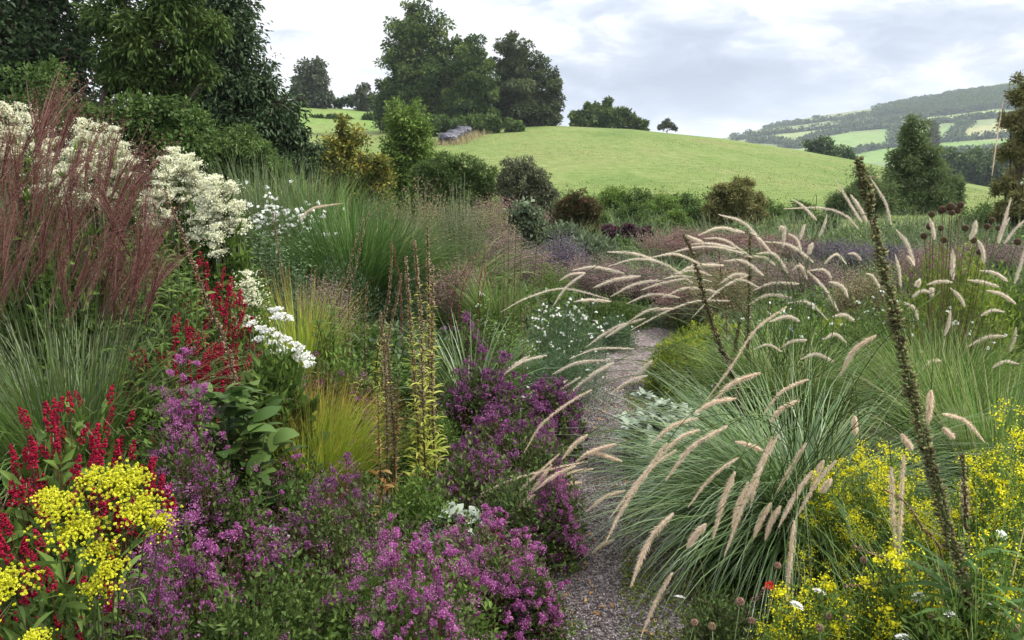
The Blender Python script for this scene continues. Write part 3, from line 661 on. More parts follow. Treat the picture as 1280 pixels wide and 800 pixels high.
# hedgerows and woods across the valley
HR = [([(915, 178), (960, 172), (1000, 167), (1053, 160), (1100, 153), (1150, 145)], 'long hedgerow running along the middle of the far hillside'),
      ([(1150, 146), (1200, 140), (1248, 133)], 'upper hedgerow above the pale field on the far hillside'),
      ([(1060, 164), (1110, 160), (1160, 157), (1196, 155)], 'hedgerow between pale and green fields across the valley'),
      ([(1196, 155), (1245, 150), (1290, 148)], 'hedgerow below the upper pale field at far right'),
      ([(1060, 191), (1090, 184), (1125, 180), (1180, 177), (1230, 175), (1290, 172)], 'lowest long hedgerow across the valley'),
      ([(1190, 175), (1198, 166), (1208, 158)], 'short steep hedgerow climbing between two valley fields'),
      ([(985, 183), (1020, 172), (1055, 166)], 'hedgerow left of the green field across the valley'),
      ([(1118, 180), (1122, 170), (1120, 162)], 'short upright hedgerow behind the willow top'),
      ([(960, 160), (1000, 156), (1040, 150), (1090, 143)], 'upper left hedgerow under the hilltop woods'),
      ([(1170, 196), (1220, 192), (1290, 188)], 'hedgerow at the bottom of the bright valley field'),
      ([(935, 180), (970, 178), (1000, 183)], 'small hedgerow at the left foot of the far hill')]
for i, (pl, lb) in enumerate(HR):
    rg = np.random.default_rng(100 + i)
    P = np.array([drape(x, y, 330, 1500) for x, y in pl]); Cc = curve(P, 60); base = P[0]
    n = 2600; k = rg.integers(0, 60, n); sz = 1.4 + Cc[k][:, 1] / 900
    q = Cc[k] + rg.normal(0, 1, (n, 3)) * [3, 2.5, .6]; q[:, 2] = terrain(q[:, 0], q[:, 1]) + (np.sin(q[:, 0] * .021 + 1) * np.sin(q[:, 1] * .013) * 3.0) * sstep((q[:, 1] - 380) / 400) + rg.uniform(0, 1, n) * (2.0 + 3.5 * (np.sin(k * 1.7 + i) > .3))
    mb = MB(); leaves(mb, rg, q - base, rdir(rg, n), rdir(rg, n, 1), sz * 1.3, sz * 1.0)
    t = thing('hedgerow', lb, 'hedge', base, 'hedgerows across the valley'); mb.build('foliage', M['oak'], t)
rg = np.random.default_rng(77)
mb = MB(); cnt = 0
POLY = [([(1160, 128), (1215, 117), (1340, 100), (1340, 140), (1250, 134), (1180, 142)], 1.0), ([(1090, 136), (1180, 119), (1300, 104), (1300, 120), (1180, 132), (1100, 144)], 1.0), ([(905, 172), (972, 156), (1053, 144), (1099, 136), (1180, 121), (1180, 134), (1100, 146), (1000, 160), (930, 178)], .42),
        ([(1040, 150), (1160, 134), (1160, 144), (1060, 158)], .5)]
for poly, dens in POLY:
    xs = [p[0] for p in poly]; ys = [p[1] for p in poly]
    for _ in range(int((max(xs) - min(xs)) * (max(ys) - min(ys)) * .55 * dens)):
        x, y = rg.uniform(min(xs), max(xs)), rg.uniform(min(ys), max(ys))
        if not inpoly(np.array([x]), np.array([y]), poly)[0]: continue
        if dens < 1 and math.sin(x * .12 + y * .5) + math.sin(x * .31) * .6 + rg.normal(0, .4) < 1.0: continue
        c = drape(x, y + 2, 420, 1600); r = rg.uniform(2.2, 4.6); n = 40
        u = rdir(rg, n, .6); leaves(mb, rg, c + [0, 0, r * .7] + u * r * [1, 1, .9], nrm(u + rdir(rg, n) * .5), rdir(rg, n, 1), 2.3, 1.8, rnd=np.clip(rg.random() * .5 + rg.random(n) * .5, 0, 1)); cnt += 1
g = mb.build('hillside_wood', M['hedge']); stuff(g)
print('wood trees', cnt)
# ------------------------------------------------------------------ air
hm = bpy.data.meshes.new('haze'); x0, x1, y0, y1, z0, z1 = -7200, 7200, -400, 7200, -80, 185
hm.from_pydata([(x0, y0, z0), (x1, y0, z0), (x1, y1, z0), (x0, y1, z0), (x0, y0, z1), (x1, y0, z1), (x1, y1, z1), (x0, y1, z1)], [], [(0, 3, 2, 1), (4, 5, 6, 7), (0, 1, 5, 4), (1, 2, 6, 5), (2, 3, 7, 6), (3, 0, 4, 7)])
m, t, o = base_mat('haze'); pv = N(t, 'ShaderNodeVolumePrincipled'); pv.inputs['Color'].default_value = (.78, .86, 1, 1); pv.inputs['Density'].default_value = .00021; pv.inputs['Anisotropy'].default_value = .1
t.links.new(pv.outputs[0], o.inputs['Volume']); hm.materials.append(m); hz = link('haze', hm); stuff(hz)

# ------------------------------------------------------------------ planting
def spot(px, py, D, wpx=None):
    """base position, height and radius of a plant whose top shows at (px,py) at distance D"""
    p = W(px, py, D); gz = th(p[0], D); k = D / F
    return np.array([p[0], D, gz]), max(.08, p[2] - gz), (wpx or 60) / 2 * k

def dome_points(rg, n, R, H, shell=.5, zmin=0.0, lump=.22, flat=.75):
    a = rg.uniform(0, 2 * math.pi, n); c = rg.uniform(0, 1, n) ** flat
    s = np.sqrt(1 - c ** 2); ph = rg.uniform(0, 6.3, 4)
    k = 1 + lump * (np.sin(3 * a + ph[0]) * s + .8 * np.sin(5 * a + 4 * c + ph[1]) + .5 * np.sin(9 * a + 7 * c + ph[2])) * .6
    r = rg.random(n) ** shell * k
    u = np.stack([np.cos(a) * s, np.sin(a) * s, c], 1)
    return u * r[:, None] * [R, R, H], u, r / k

def mound(t, rg, R, H, n, leaf, mat, asp=.5, up=.5, shell=.35, name='foliage', droop=0):
    mb = MB(); P, u, r = dome_points(rg, n, R, H, shell)
    ax = nrm(u * (1 - up) + [0, 0, up - droop] + rg.normal(0, .5, (n, 3)))
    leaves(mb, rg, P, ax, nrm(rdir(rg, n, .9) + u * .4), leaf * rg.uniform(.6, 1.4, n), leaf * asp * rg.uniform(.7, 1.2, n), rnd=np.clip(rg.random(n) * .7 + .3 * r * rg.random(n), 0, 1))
    return mb.build(name, M[mat], t)

def stem_fan(t, rg, tops, R, mat, r=.0022, name='stem', spread=.3, seg=4):
    tops = np.asarray(tops); n = len(tops); mb = MB()
    A = np.stack([tops[:, 0] * spread, tops[:, 1] * spread, np.zeros(n) - .02], 1) + rg.normal(0, .02, (n, 3)) * [1, 1, 0]
    B = (A + tops) / 2 + np.stack([tops[:, 0] * -.08, tops[:, 1] * -.08, tops[:, 2] * .15], 1)
    stems(mb, rg, A, B, tops, r * 1.3, r * .7, seg)
    return mb.build(name, M[mat], t)

def put_heads(t, rg, meshes, P, name, smin=.8, smax=1.25, tilt=.4, limit=100, stuffname=None, dirs=None):
    """flower heads as parts (shared meshes); past `limit` the rest become one stuff part"""
    P = np.asarray(P); n = len(P)
    for i in range(min(n, limit)):
        rot = (rg.normal(0, tilt), rg.normal(0, tilt), rg.uniform(0, 6.3))
        if dirs is not None:
            rot = Vector(dirs[i]).to_track_quat('Z', 'Y').to_euler()
        link(name, meshes[rg.integers(len(meshes))], t, tuple(P[i]), rot, float(rg.uniform(smin, smax)))

# ---- flower head meshes (shared)
def head_cluster(seed, r, n, size, mat, lobes=6, mat2=None, flat=1.0):
    rg = np.random.default_rng(seed); mb = MB()
    c = rdir(rg, lobes, .5) * r * rg.uniform(.3, .75, (lobes, 1)) * [1, 1, flat]
    k = rg.integers(0, lobes, n)
    P = c[k] + rdir(rg, n, .3) * r * .42 * rg.uniform(.5, 1, (n, 1)) * [1, 1, flat]
    petals(mb, rg, P, size * rg.uniform(.7, 1.3, n), rnd=np.clip(.25 + .6 * rg.random(n) * (.5 + rg.random(lobes)[k]), 0, 1))
    return mb.mesh('head', M[mat])
OREG = [head_cluster(i, .019, 130, .0058, 'purple') for i in range(8)]
OREGD = [head_cluster(20 + i, .018, 110, .0058, 'purpledull') for i in range(6)]
OREGF = [head_cluster(40 + i, .024, 34, .013, 'purple') for i in range(4)]
OREGFD = [head_cluster(50 + i, .024, 30, .013, 'purpledull') for i in range(4)]
CREAM = [head_cluster(60 + i, .06, 150, .015, 'cream', 11, flat=.34) for i in range(6)]
WHITE = [head_cluster(70 + i, .040, 130, .010, 'white', 10, flat=.4) for i in range(5)]
GOLD = [head_cluster(80 + i, .015, 16, .0075, 'gold', 5, flat=.4) for i in range(5)]
GOLD2 = [head_cluster(90 + i, .020, 22, .010, 'yelgreen', 6, flat=.5) for i in range(4)]
TINYW = [head_cluster(95 + i, .020, 9, .016, 'white', 3, flat=.6) for i in range(4)]

def umbel(seed, R, n, mat, stem='stem_green'):
    """domed head of very many tiny flowers in small balls on rays"""
    rg = np.random.default_rng(seed); mb = MB()
    m_ = 300; a = rg.uniform(0, 6.3, m_); q = np.minimum(np.abs(rg.normal(0, .55, m_)) + .1 * rg.random(m_), 1.5); c = np.stack([np.cos(a) * q * R * (1 + .2 * np.sin(a * 2 + seed)), np.sin(a) * q * R, .35 * R * (1 - q ** 2) + rg.normal(0, .13 * R, m_)], 1)
    k = rg.integers(0, m_, n)
    P = c[k] + rdir(rg, n, .5) * R * .05 * rg.uniform(.4, 1, (n, 1))
    petals(mb, rg, P, .0036 * rg.uniform(.7, 1.4, n))
    me = mb.mesh('umbel', M[mat])
    sb = MB(); c = c[:70]; m_ = 70; stems(sb, rg, np.tile([[0, 0, -R * .55]], (m_, 1)), c * [.6, .6, 1] + [0, 0, -R * .25], c, .0012, .0008, 3)
    return me, sb.mesh('ray', M[stem])

def spikehead(seed, ln, r, n, mat, size=.010, bend=0.0):
    rg = np.random.default_rng(seed); mb = MB()
    s = np.sort(rg.random(n)) ** .9; a = rg.uniform(0, 6.3, n)
    rr = r * (1 - .65 * s ** 2)
    u = np.stack([np.cos(a), np.sin(a), np.full(n, .5)], 1)
    P = np.stack([np.cos(a) * rr * .5 + bend * s ** 2 * ln, np.sin(a) * rr * .5, s * ln], 1)
    pods(mb, rg, P, u, rr * 1.1 * rg.uniform(.7, 1.2, n), size * .8 * rg.uniform(.7, 1.2, n))
    return mb.mesh('spike', M[mat])
PERS = [spikehead(i, .062, .0085, 70, 'crimson', .008, rngb) for i, rngb in enumerate((0, .1, -.1, .18, -.15, .05))]
PERSF = [spikehead(10 + i, .075, .010, 45, 'crimson', .011, b_) for i, b_ in enumerate((0, .1, -.1))]

# ---- grasses
def grass(t, rg, H, R, n, wd, mat, th1=(1.0, 2.3), L=1.15, base=.28, name='foliage', th0=(.0, .35), seg=5, pw=1.4, lvar=(.6, 1.1), wind=0):
    a = rg.uniform(0, 6.3, n); q = np.sqrt(rg.random(n)) * R * base
    P0 = np.stack([np.cos(a) * q, np.sin(a) * q, np.zeros(n) - .02], 1)
    phi = a + rg.normal(0, .5, n)
    if wind: phi = np.where(rg.random(n) < wind, math.pi + rg.normal(0, .7, n), phi)
    mb = MB(); blades(mb, rg, P0, phi, rg.uniform(*th0, n), rg.uniform(*th1, n), H * L * rg.uniform(*lvar, n), wd * rg.uniform(.6, 1.2, n), seg, pw=pw)
    return mb.build(name, M[mat], t)

def haze_grass(name, label, cat, px, py, D, wpx, leafm='greengrass', hazem='pinkhaze', n=260, ns=5000, group=None, seed=1, speck=.012, top=.55, open_=1.0):
    rg = np.random.default_rng(seed); b, H, R = spot(px, py, D, wpx); t = thing(name, label, cat, b, group)
    grass(t, rg, H * .62, R, n, .010 + .0008 * D, leafm, L=1.2)
    a = rg.uniform(0, 6.3, 90); q = np.sqrt(rg.random(90)) * R * open_; zt = H * rg.uniform(.75, 1.03, 90) * (1 - .25 * (q / R) ** 2)
    tops = np.stack([np.cos(a) * q, np.sin(a) * q, zt], 1)
    stem_fan(t, rg, tops, R, 'stem_pale', .0014 + .0001 * D, 'stem')
    k = rg.integers(0, 90, ns); f = rg.uniform(top, 1.0, ns)
    P = tops[k] * [1, 1, 0] * (f[:, None] ** 1.5 * .7 + .3) + np.stack([np.zeros(ns), np.zeros(ns), tops[k][:, 2] * f], 1) + rg.normal(0, 1, (ns, 3)) * [.05, .05, .04]
    mb = MB(); pods(mb, rg, P, rdir(rg, ns, .6), speck * rg.uniform(.6, 1.5, ns), speck * .45)
    mb.build('panicle', M[hazem], t)['kind'] = 'stuff'
    return t

def leafy(name, label, cat, px, py, D, wpx, ns, leaf, asp, mat, stemm='stem_green', per=26, group=None, seed=1, heads=None, hn=0, hname='flower_head', lean=.25, low=.1, hs=(.8, 1.2), ax_up=.25, hspread=.06):
    rg = np.random.default_rng(seed); b, H, R = spot(px, py, D, wpx); t = thing(name, label, cat, b, group)
    a = rg.uniform(0, 6.3, ns); q = np.sqrt(rg.random(ns)) * R; tops = np.stack([np.cos(a) * q, np.sin(a) * q, H * rg.uniform(.72, 1.02, ns) * (1 - .18 * (q / R) ** 2)], 1)
    A = tops * [.55, .55, 0]; B = (A + tops) / 2 + rg.normal(0, .05, (ns, 3)) * [1, 1, .2] + [0, 0, H * .08]
    mb = MB(); stems(mb, rg, A, B, tops, .004, .002, 5, 4); mb.build('stem', M[stemm], t)
    s = np.tile(np.linspace(low, .99, per), ns) + rg.normal(0, .01, per * ns); k = np.repeat(np.arange(ns), per); s_ = s[:, None]
    P = (1 - s_) ** 2 * A[k] + 2 * s_ * (1 - s_) * B[k] + s_ ** 2 * tops[k]
    an = np.tile(np.arange(per) * 2.4, ns) + k
    el0 = rg.uniform(.1, .9, len(k)); ln = leaf * (1 - .45 * s) * rg.uniform(.7, 1.2, len(k))
    mb = MB(); blades(mb, rg, P, an, np.pi / 2 - el0 - ax_up, np.pi / 2 + rg.uniform(.1, .9, len(k)), ln, ln * asp * 1.5, 4, prof='leaf', twist=.35, rnd=np.clip(.15 + .7 * rg.random(len(k)) * (.4 + .6 * s), 0, 1))
    mb.build('foliage', M[mat], t)
    if heads is not None:
        kk = rg.integers(0, ns, hn); hp = tops[kk] + rg.normal(0, hspread, (hn, 3)) * [1, 1, .35]
        put_heads(t, rg, heads, hp, hname, *hs)
    return t

def oregano(label, px, py, D, wpx, nh, dull=False, group='purple oregano mounds along the path', seed=1, n=5200, leaf=.021, mat='oregano_leaf', low=.25, hscale=(.6, 1.1), side=0):
    rg = np.random.default_rng(seed); b, H, R = spot(px, py, D, wpx); t = thing('oregano_plant', label, 'oregano', b, group)
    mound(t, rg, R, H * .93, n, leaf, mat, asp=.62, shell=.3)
    P, u, r = dome_points(rg, max(nh * 4, 420), R * 1.06, H * 1.05, .10, flat=.6); c0 = np.array([math.cos(side), math.sin(side), 0])
    if nh * 2 >= 260: pass
    P = P[P[:, 2] > H * rg.uniform(.1, .7, len(P))]
    # heads gather in drifts
    w_ = np.sin(P[:, 0] * 9 + seed) + np.sin(P[:, 1] * 8 + seed * 2) + rg.normal(0, .5, len(P)) - .35 * P[:, 1] / R
    od = np.argsort(-w_); PX = P[od][nh // 2:int(len(P) * (.35 + .45 * nh / 100))]; P = P[od][:nh]
    stem_fan(t, rg, P, R, 'stem_red', .0016, spread=.35)
    hs = (OREGFD if dull else OREGF) if D > 3.6 else (OREGD if dull else OREG)
    put_heads(t, rg, hs, P, 'flower_head', *hscale)
    mb = MB(); q = P[rg.integers(0, len(P), 500)] + rg.normal(0, .035, (500, 3)) - [0, 0, .02]
    petals(mb, rg, q, .009); mb.build('bract', M['bract' if not dull else 'purpledull'], t)['kind'] = 'stuff'
    mb = MB(); k = rg.integers(0, len(PX), int(nh * (2.3 if nh > 60 else .7))); q = np.repeat(PX[k] - [0, 0, .008], 44, 0); petals(mb, rg, q + rg.normal(0, .0095, q.shape), .0048 if D < 3.6 else .008); mb.build('small_blossom', M['purpledull' if dull else 'purple'], t)['kind'] = 'stuff'
    return t

# ---- seed spikes (foxglove and the like), traced as stalks in space
def stalks(name, label, cat, lst, D, r, podm, podn=300, podl=.016, stemm='stem_brown', frm=0.0, to=1.0, leafm=None, leafn=0, leafl=.1, leafasp=.14, leaf_to=.5, group=None, seed=1, taper=.55, updir=.5):
    """lst: stalk polylines in pixels, foot first"""
    rg = np.random.default_rng(seed)
    f0 = W(lst[0][0][0], lst[0][0][1], D); gz = th(f0[0], D); b = np.array([f0[0], D, gz]); t = thing(name, label, cat, b, group)
    for j, pl in enumerate(lst):
        dd = D + rg.uniform(-.03, .03) * D
        pts = [W(x, y, dd) for x, y in pl]
        if pts[0][2] > gz + .03: pts = [np.array([pts[0][0] + (pts[0][0] - pts[1][0]) * .35, dd, gz - .02])] + pts
        Cv = curve(pts, 40) - b; s = np.linspace(0, 1, 40)
        mb = MB(); tube(mb, Cv, np.linspace(r * .42, r * .2, 40), 6, rnd=rg.random()); st_ = mb.build('stem', M[stemm], t)
        z0 = max(np.argmax(Cv[:, 2] > .02) / 39, 0); f = frm
        u = f + (to - f) * np.sort(rg.random(podn)); T = nrm(np.gradient(Cv, axis=0))
        P = np.stack([np.interp(u, s, Cv[:, i]) for i in range(3)], 1); Tt = nrm(np.stack([np.interp(u, s, T[:, i]) for i in range(3)], 1))
        side = nrm(np.cross(Tt, rdir(rg, podn))); P = P + Tt * (np.sin(u * 61)[:, None] * .006); v = (u - f) / max(1e-3, to - f)
        rr = r * (1 - taper * v ** 1.5)
        mb = MB(); pods(mb, rg, P + side * rr[:, None] * .35, side + Tt * updir, np.minimum(podl, rr * 1.2) * rg.uniform(.35, 1.45, podn) * (.75 + .35 * np.sin(u * 37 + rg.random() * 6) ** 2), podl * .5 * rg.uniform(.5, 1.3, podn))
        mb.build('seed_head', M[podm], t)
        if podn >= 400:          # shrivelled bracts standing off the stalk
            nb2 = 60; u2 = rg.uniform(f, to, nb2); Pb = np.stack([np.interp(u2, s, Cv[:, i]) for i in range(3)], 1); bb = MB()
            blades(bb, rg, Pb, rg.uniform(0, 6.3, nb2), rg.uniform(.4, 1.3, nb2), rg.uniform(1.2, 2.6, nb2), rg.uniform(1.2, 2.8, nb2) * r, rg.uniform(.15, .35, nb2) * r, 3, prof='leaf'); bb.build('bract', M['stem_brown'], t)['kind'] = 'stuff'
        if leafm and leafn:
            u = rg.uniform(.04, leaf_to, leafn); P = np.stack([np.interp(u, s, Cv[:, i]) for i in range(3)], 1)
            lb = MB(); ll = leafl * rg.uniform(.6, 1.2, leafn) * (1.1 - u)
            blades(lb, rg, P, rg.uniform(0, 6.3, leafn), rg.uniform(.3, 1.0, leafn), rg.uniform(1.5, 2.7, leafn), ll, ll * leafasp * 1.6, 4, prof='leaf')
            lb.build('foliage', M[leafm], t)
    return t

# ---- one feathery plume
def plume_parts(t, rg, base, px_pts, D, r=.0125, foot=None, D2=None, pm='plume'):
    """px_pts: plume from its lower end on the stalk to its tip; foot: stalk foot in thing space"""
    D2 = D2 or D
    r = r * rg.uniform(.75, 1.2); ds = np.linspace(D, D2, len(px_pts)); pts = [W(x, y, d) for (x, y), d in zip(px_pts, ds)]
    Cv = curve(pts, 22) - base
    if foot is None: foot = np.array([rg.normal(0, .12), rg.normal(0, .10), 0])
    T0 = nrm(Cv[0] - Cv[2]); dist = np.linalg.norm(Cv[0] - foot)
    c1 = Cv[0] + T0 * dist * .45; c1[2] = max(c1[2], Cv[0][2] * .55 - .02)
    s = np.linspace(0, 1, 26)[:, None]
    c2 = foot + np.array([(Cv[0][0] - foot[0]) * .08, 0, Cv[0][2] * .5])
    st_ = (1 - s) ** 3 * foot + 3 * s * (1 - s) ** 2 * c2 + 3 * s ** 2 * (1 - s) * c1 + s ** 3 * Cv[0]
    mb = MB(); tube(mb, st_, np.linspace(.0024, .0015, 26), 4, rnd=rg.random()); so = mb.build('stalk', M['stem_green'], t)
    n = 1100; u = rg.random(n); sg = np.linspace(0, 1, 22); T = nrm(np.gradient(Cv, axis=0))
    P = np.stack([np.interp(u, sg, Cv[:, i]) for i in range(3)], 1); Tt = nrm(np.stack([np.interp(u, sg, T[:, i]) for i in range(3)], 1))
    sd_ = nrm(np.cross(Tt, rdir(rg, n)))
    prof = np.clip(np.minimum(1, .45 + u * 5) * np.minimum(1, (1.03 - u) * 2.4) ** .8, .12, 1)
    ax = nrm(sd_ + Tt * rg.uniform(.7, 1.8, n)[:, None]); ln = r * 1.65 * prof * rg.uniform(.45, 1.3, n)
    mb = MB(); a = P + sd_ * r * .1; w_ = np.cross(ax, nrm(rdir(rg, n))); w_ = nrm(w_) * .0008
    V = np.stack([a - w_, a + w_, a + ax * ln[:, None]], 1).reshape(-1, 3); mb.add(V, T=np.arange(n * 3).reshape(-1, 3), rnd=np.repeat(rg.random(n), 3), t=np.tile([0, 0, 1], n))
    m2 = MB(); m2.V = []; pr = np.clip(np.minimum(1, .4 + sg * 5) * np.minimum(1, (1.04 - sg) * 4) ** .7, .12, 1) * r * .24
    tube(m2, Cv, pr, 6, rnd=rg.random()); 
    mb.add(m2.V[0], Q=m2.Q[0], T=m2.T[0], rnd=.25 + .3 * rg.random())
    mb.build('plume', M[pm], so)

# ---- low ground cover between the plants (nobody could count it)
rg = np.random.default_rng(200)
def cover(name, n, dmin, dmax, leaf, mat, hmax, a0=-1.0, a1=1.05, cond=None, asp=.6):
    D = dmin + rg.random(n) ** 1.3 * (dmax - dmin); X = rg.uniform(a0, a1, n) * D
    k = path_dist(X, D) > .03 + .05 * rg.random(n); 
    if cond is not None: k &= cond(X, D)
    X, D = X[k], D[k]; n = len(X)
    hm = hmax * (.45 + .55 * np.sin(X * 2.1 + 1) * np.sin(D * 1.7)) * np.clip(path_dist(X, D) * 2.5, .12, 1)
    z = terrain(X, D) + np.abs(hm) * rg.random(n) ** .6
    P = np.stack([X, D, z], 1)
    mb = MB(); sc_ = leaf * rg.uniform(.6, 1.5, n)
    leaves(mb, rg, P, rdir(rg, n, .5), rdir(rg, n, 1), sc_, sc_ * asp, rnd=np.clip(.5 + .3 * np.sin(X * 1.9 + D) + rg.normal(0, .25, n), 0, 1))
    return stuff(mb.build(name, M[mat]))
cover('ground_cover', 125000, 1.2, 6.5, .024, 'herb', .16)
cover('ground_cover', 70000, 1.2, 6.5, .02, 'herb_dark', .20, a1=.3)
cover('ground_cover', 125000, 5.5, 15, .05, 'herb', .40)
cover('ground_cover', 60000, 6, 18, .05, 'herb_grey', .45)
cover('ground_cover', 110000, 14, 30, .07, 'midshrub', .4, cond=lambda x, y: (x / y < .3) | (y < 19))
cover('border_weeds', 90000, 20, 32, .075, 'brightshrub', .5, cond=lambda x, y: (x / y > -.12) & (x / y < .30 + .03 * np.sin(y * 2)))
cover('border_weeds', 70000, 19, 32, .075, 'hedge', .8, cond=lambda x, y: (x / y < .28) & (np.sin(x * .8) * np.sin(y * 1.3 + x) > -.1))
D = rg.uniform(8, 22, 14000); X = rg.uniform(-.6, .65, 14000) * D; k = path_dist(X, D) > .1
mb = MB(); X, D = X[k], D[k]; n = len(X)
blades(mb, rg, np.stack([X, D, terrain(X, D)], 1), rg.uniform(0, 6.3, n), rg.uniform(0, .5, n), rg.uniform(.4, 1.8, n), rg.uniform(.3, .75, n), rg.uniform(.008, .014, n) * (D / 12), seg=3)
stuff(mb.build('wild_grass', M['palegrass']))
mb = MB(); n = 9000; D = rg.uniform(1.8, 8, n); X = rg.uniform(-.7, .7, n) * D; k = path_dist(X, D) > .02; X, D = X[k], D[k]; n = len(X)
blades(mb, rg, np.stack([X, D, np.zeros(n)], 1), rg.uniform(0, 6.3, n), rg.uniform(0, .6, n), rg.uniform(.6, 2.0, n), rg.uniform(.08, .3, n), rg.uniform(.003, .007, n), seg=4)
stuff(mb.build('wild_grass', M['greengrass']))

# ------------------------------------------------------------------ right: feathertop grass
def feathertop(label, px, py, D, wpx, n, seed, wd=.006, L=1.25, th1=(1.2, 2.6), wind=.35, mat='bluegrass', th0=(.05, .5), base=.3, group='feathertop grass clumps right of the path'):
    rg = np.random.default_rng(seed); b, H, R = spot(px, py, D, wpx); t = thing('feathertop_grass', label, 'ornamental grass', b, group)
    grass(t, rg, H, R, n, wd, mat, th1=th1, L=L, wind=wind, seg=7, th0=th0, base=base, lvar=(.55, 1.15), pw=1.2)
    return t, b, rg
t1, b1, rg1 = feathertop('big arching feathertop grass beside the path, in the right foreground', 1005, 480, 3.35, 300, 3000, 301, wd=.006, L=1.35, th1=(1.1, 2.8), wind=.4, th0=(.05, .75))
t2, b2, rg2 = feathertop('feathertop grass behind the big one, its plumes arching left over the path', 985, 415, 5.0, 260, 2600, 302, wd=.006, th1=(.8, 2.2), wind=.3, mat='greengrass')
t3, b3, rg3 = feathertop('upright green feathertop grass at the right, behind the yellow flowers', 1185, 440, 4.3, 220, 2600, 303, wd=.0065, th1=(.2, 1.6), wind=.15, mat='greengrass', th0=(0, .3))
t4, b4, rg4 = feathertop('feathertop grass at the far right edge of the photo', 1262, 470, 3.6, 150, 1500, 304, wd=.006, th1=(.3, 1.7), wind=.2, mat='greengrass')
FRONT = [ # lower end -> tip
 [(984, 383), (945, 412), (914, 458), (878, 507)], [(951, 466), (915, 480), (888, 505)], [(921, 498), (893, 503), (868, 517)],
 [(1011, 474), (978, 489), (955, 517)], [(910, 532), (864, 560), (832, 601)], [(875, 537), (849, 548), (822, 575)], [(873, 523), (842, 532), (813, 556)],
 [(846, 562), (806, 592), (762, 648)], [(834, 553), (783, 628), (757, 678)], [(924, 571), (889, 597), (860, 634)], [(919, 589), (904, 626), (891, 674)],
 [(974, 541), (938, 610), (905, 696)], [(966, 545), (948, 590), (938, 634)], [(936, 602), (922, 632), (915, 659)], [(1008, 553), (988, 586), (969, 619)],
 [(964, 628), (950, 652), (942, 673)], [(976, 632), (964, 652), (956, 676)], [(1016, 588), (994, 620), (973, 659)], [(1046, 575), (1020, 605), (994, 649)],
 [(1030, 575), (1021, 592), (1014, 611)], [(1040, 598), (1026, 616)], [(993, 650), (988, 698), (983, 751)], [(883, 654), (870, 668), (859, 685)],
 [(842, 641), (812, 676), (788, 734)], [(841, 715), (821, 750), (801, 796)], [(1068, 519), (1069, 543)], [(778, 577), (740, 566), (720, 577)],
 [(771, 555), (744, 563), (720, 577)], [(740, 487), (709, 505), (676, 532), (655, 566)], [(735, 543), (718, 556), (703, 574)], [(735, 577), (690, 586), (640, 600), (601, 617)],
 [(720, 582), (694, 594), (669, 613)], [(700, 567), (670, 594), (645, 618), (622, 642)], [(669, 618), (640, 641), (624, 672)], [(690, 580), (668, 610), (648, 636)],
 [(700, 626), (679, 633), (658, 651)], [(728, 603), (705, 606), (690, 612)], [(782, 613), (757, 621), (732, 640)], [(768, 674), (752, 682), (740, 692)],
 [(742, 586), (716, 590), (690, 604)], [(954, 564), (937, 557), (919, 552)], [(1000, 500), (976, 512), (962, 530)],
 [(1130, 568), (1126, 640), (1122, 716)], [(1114, 583), (1116, 640), (1120, 690)], [(1204, 595), (1208, 658)], [(1164, 487), (1160, 530)], [(1177, 517), (1206, 526), (1231, 553)], [(1126, 542), (1140, 562)], [(1178, 534), (1193, 548)]]
for i, p_ in enumerate(FRONT):
    cx = np.mean([q[0] for q in p_])
    D = 2.85 - .45 * np.clip((np.mean([q[1] for q in p_]) - 540) / 160, -.6, 1) + rg1.uniform(-.12, .12)
    if cx < 760: D = 3.2 + rg1.uniform(-.15, .2)
    if cx > 1100: D = 2.5
    plume_parts(t1, rg1, b1, p_, D, r=.0098 if cx > 760 else .0088)
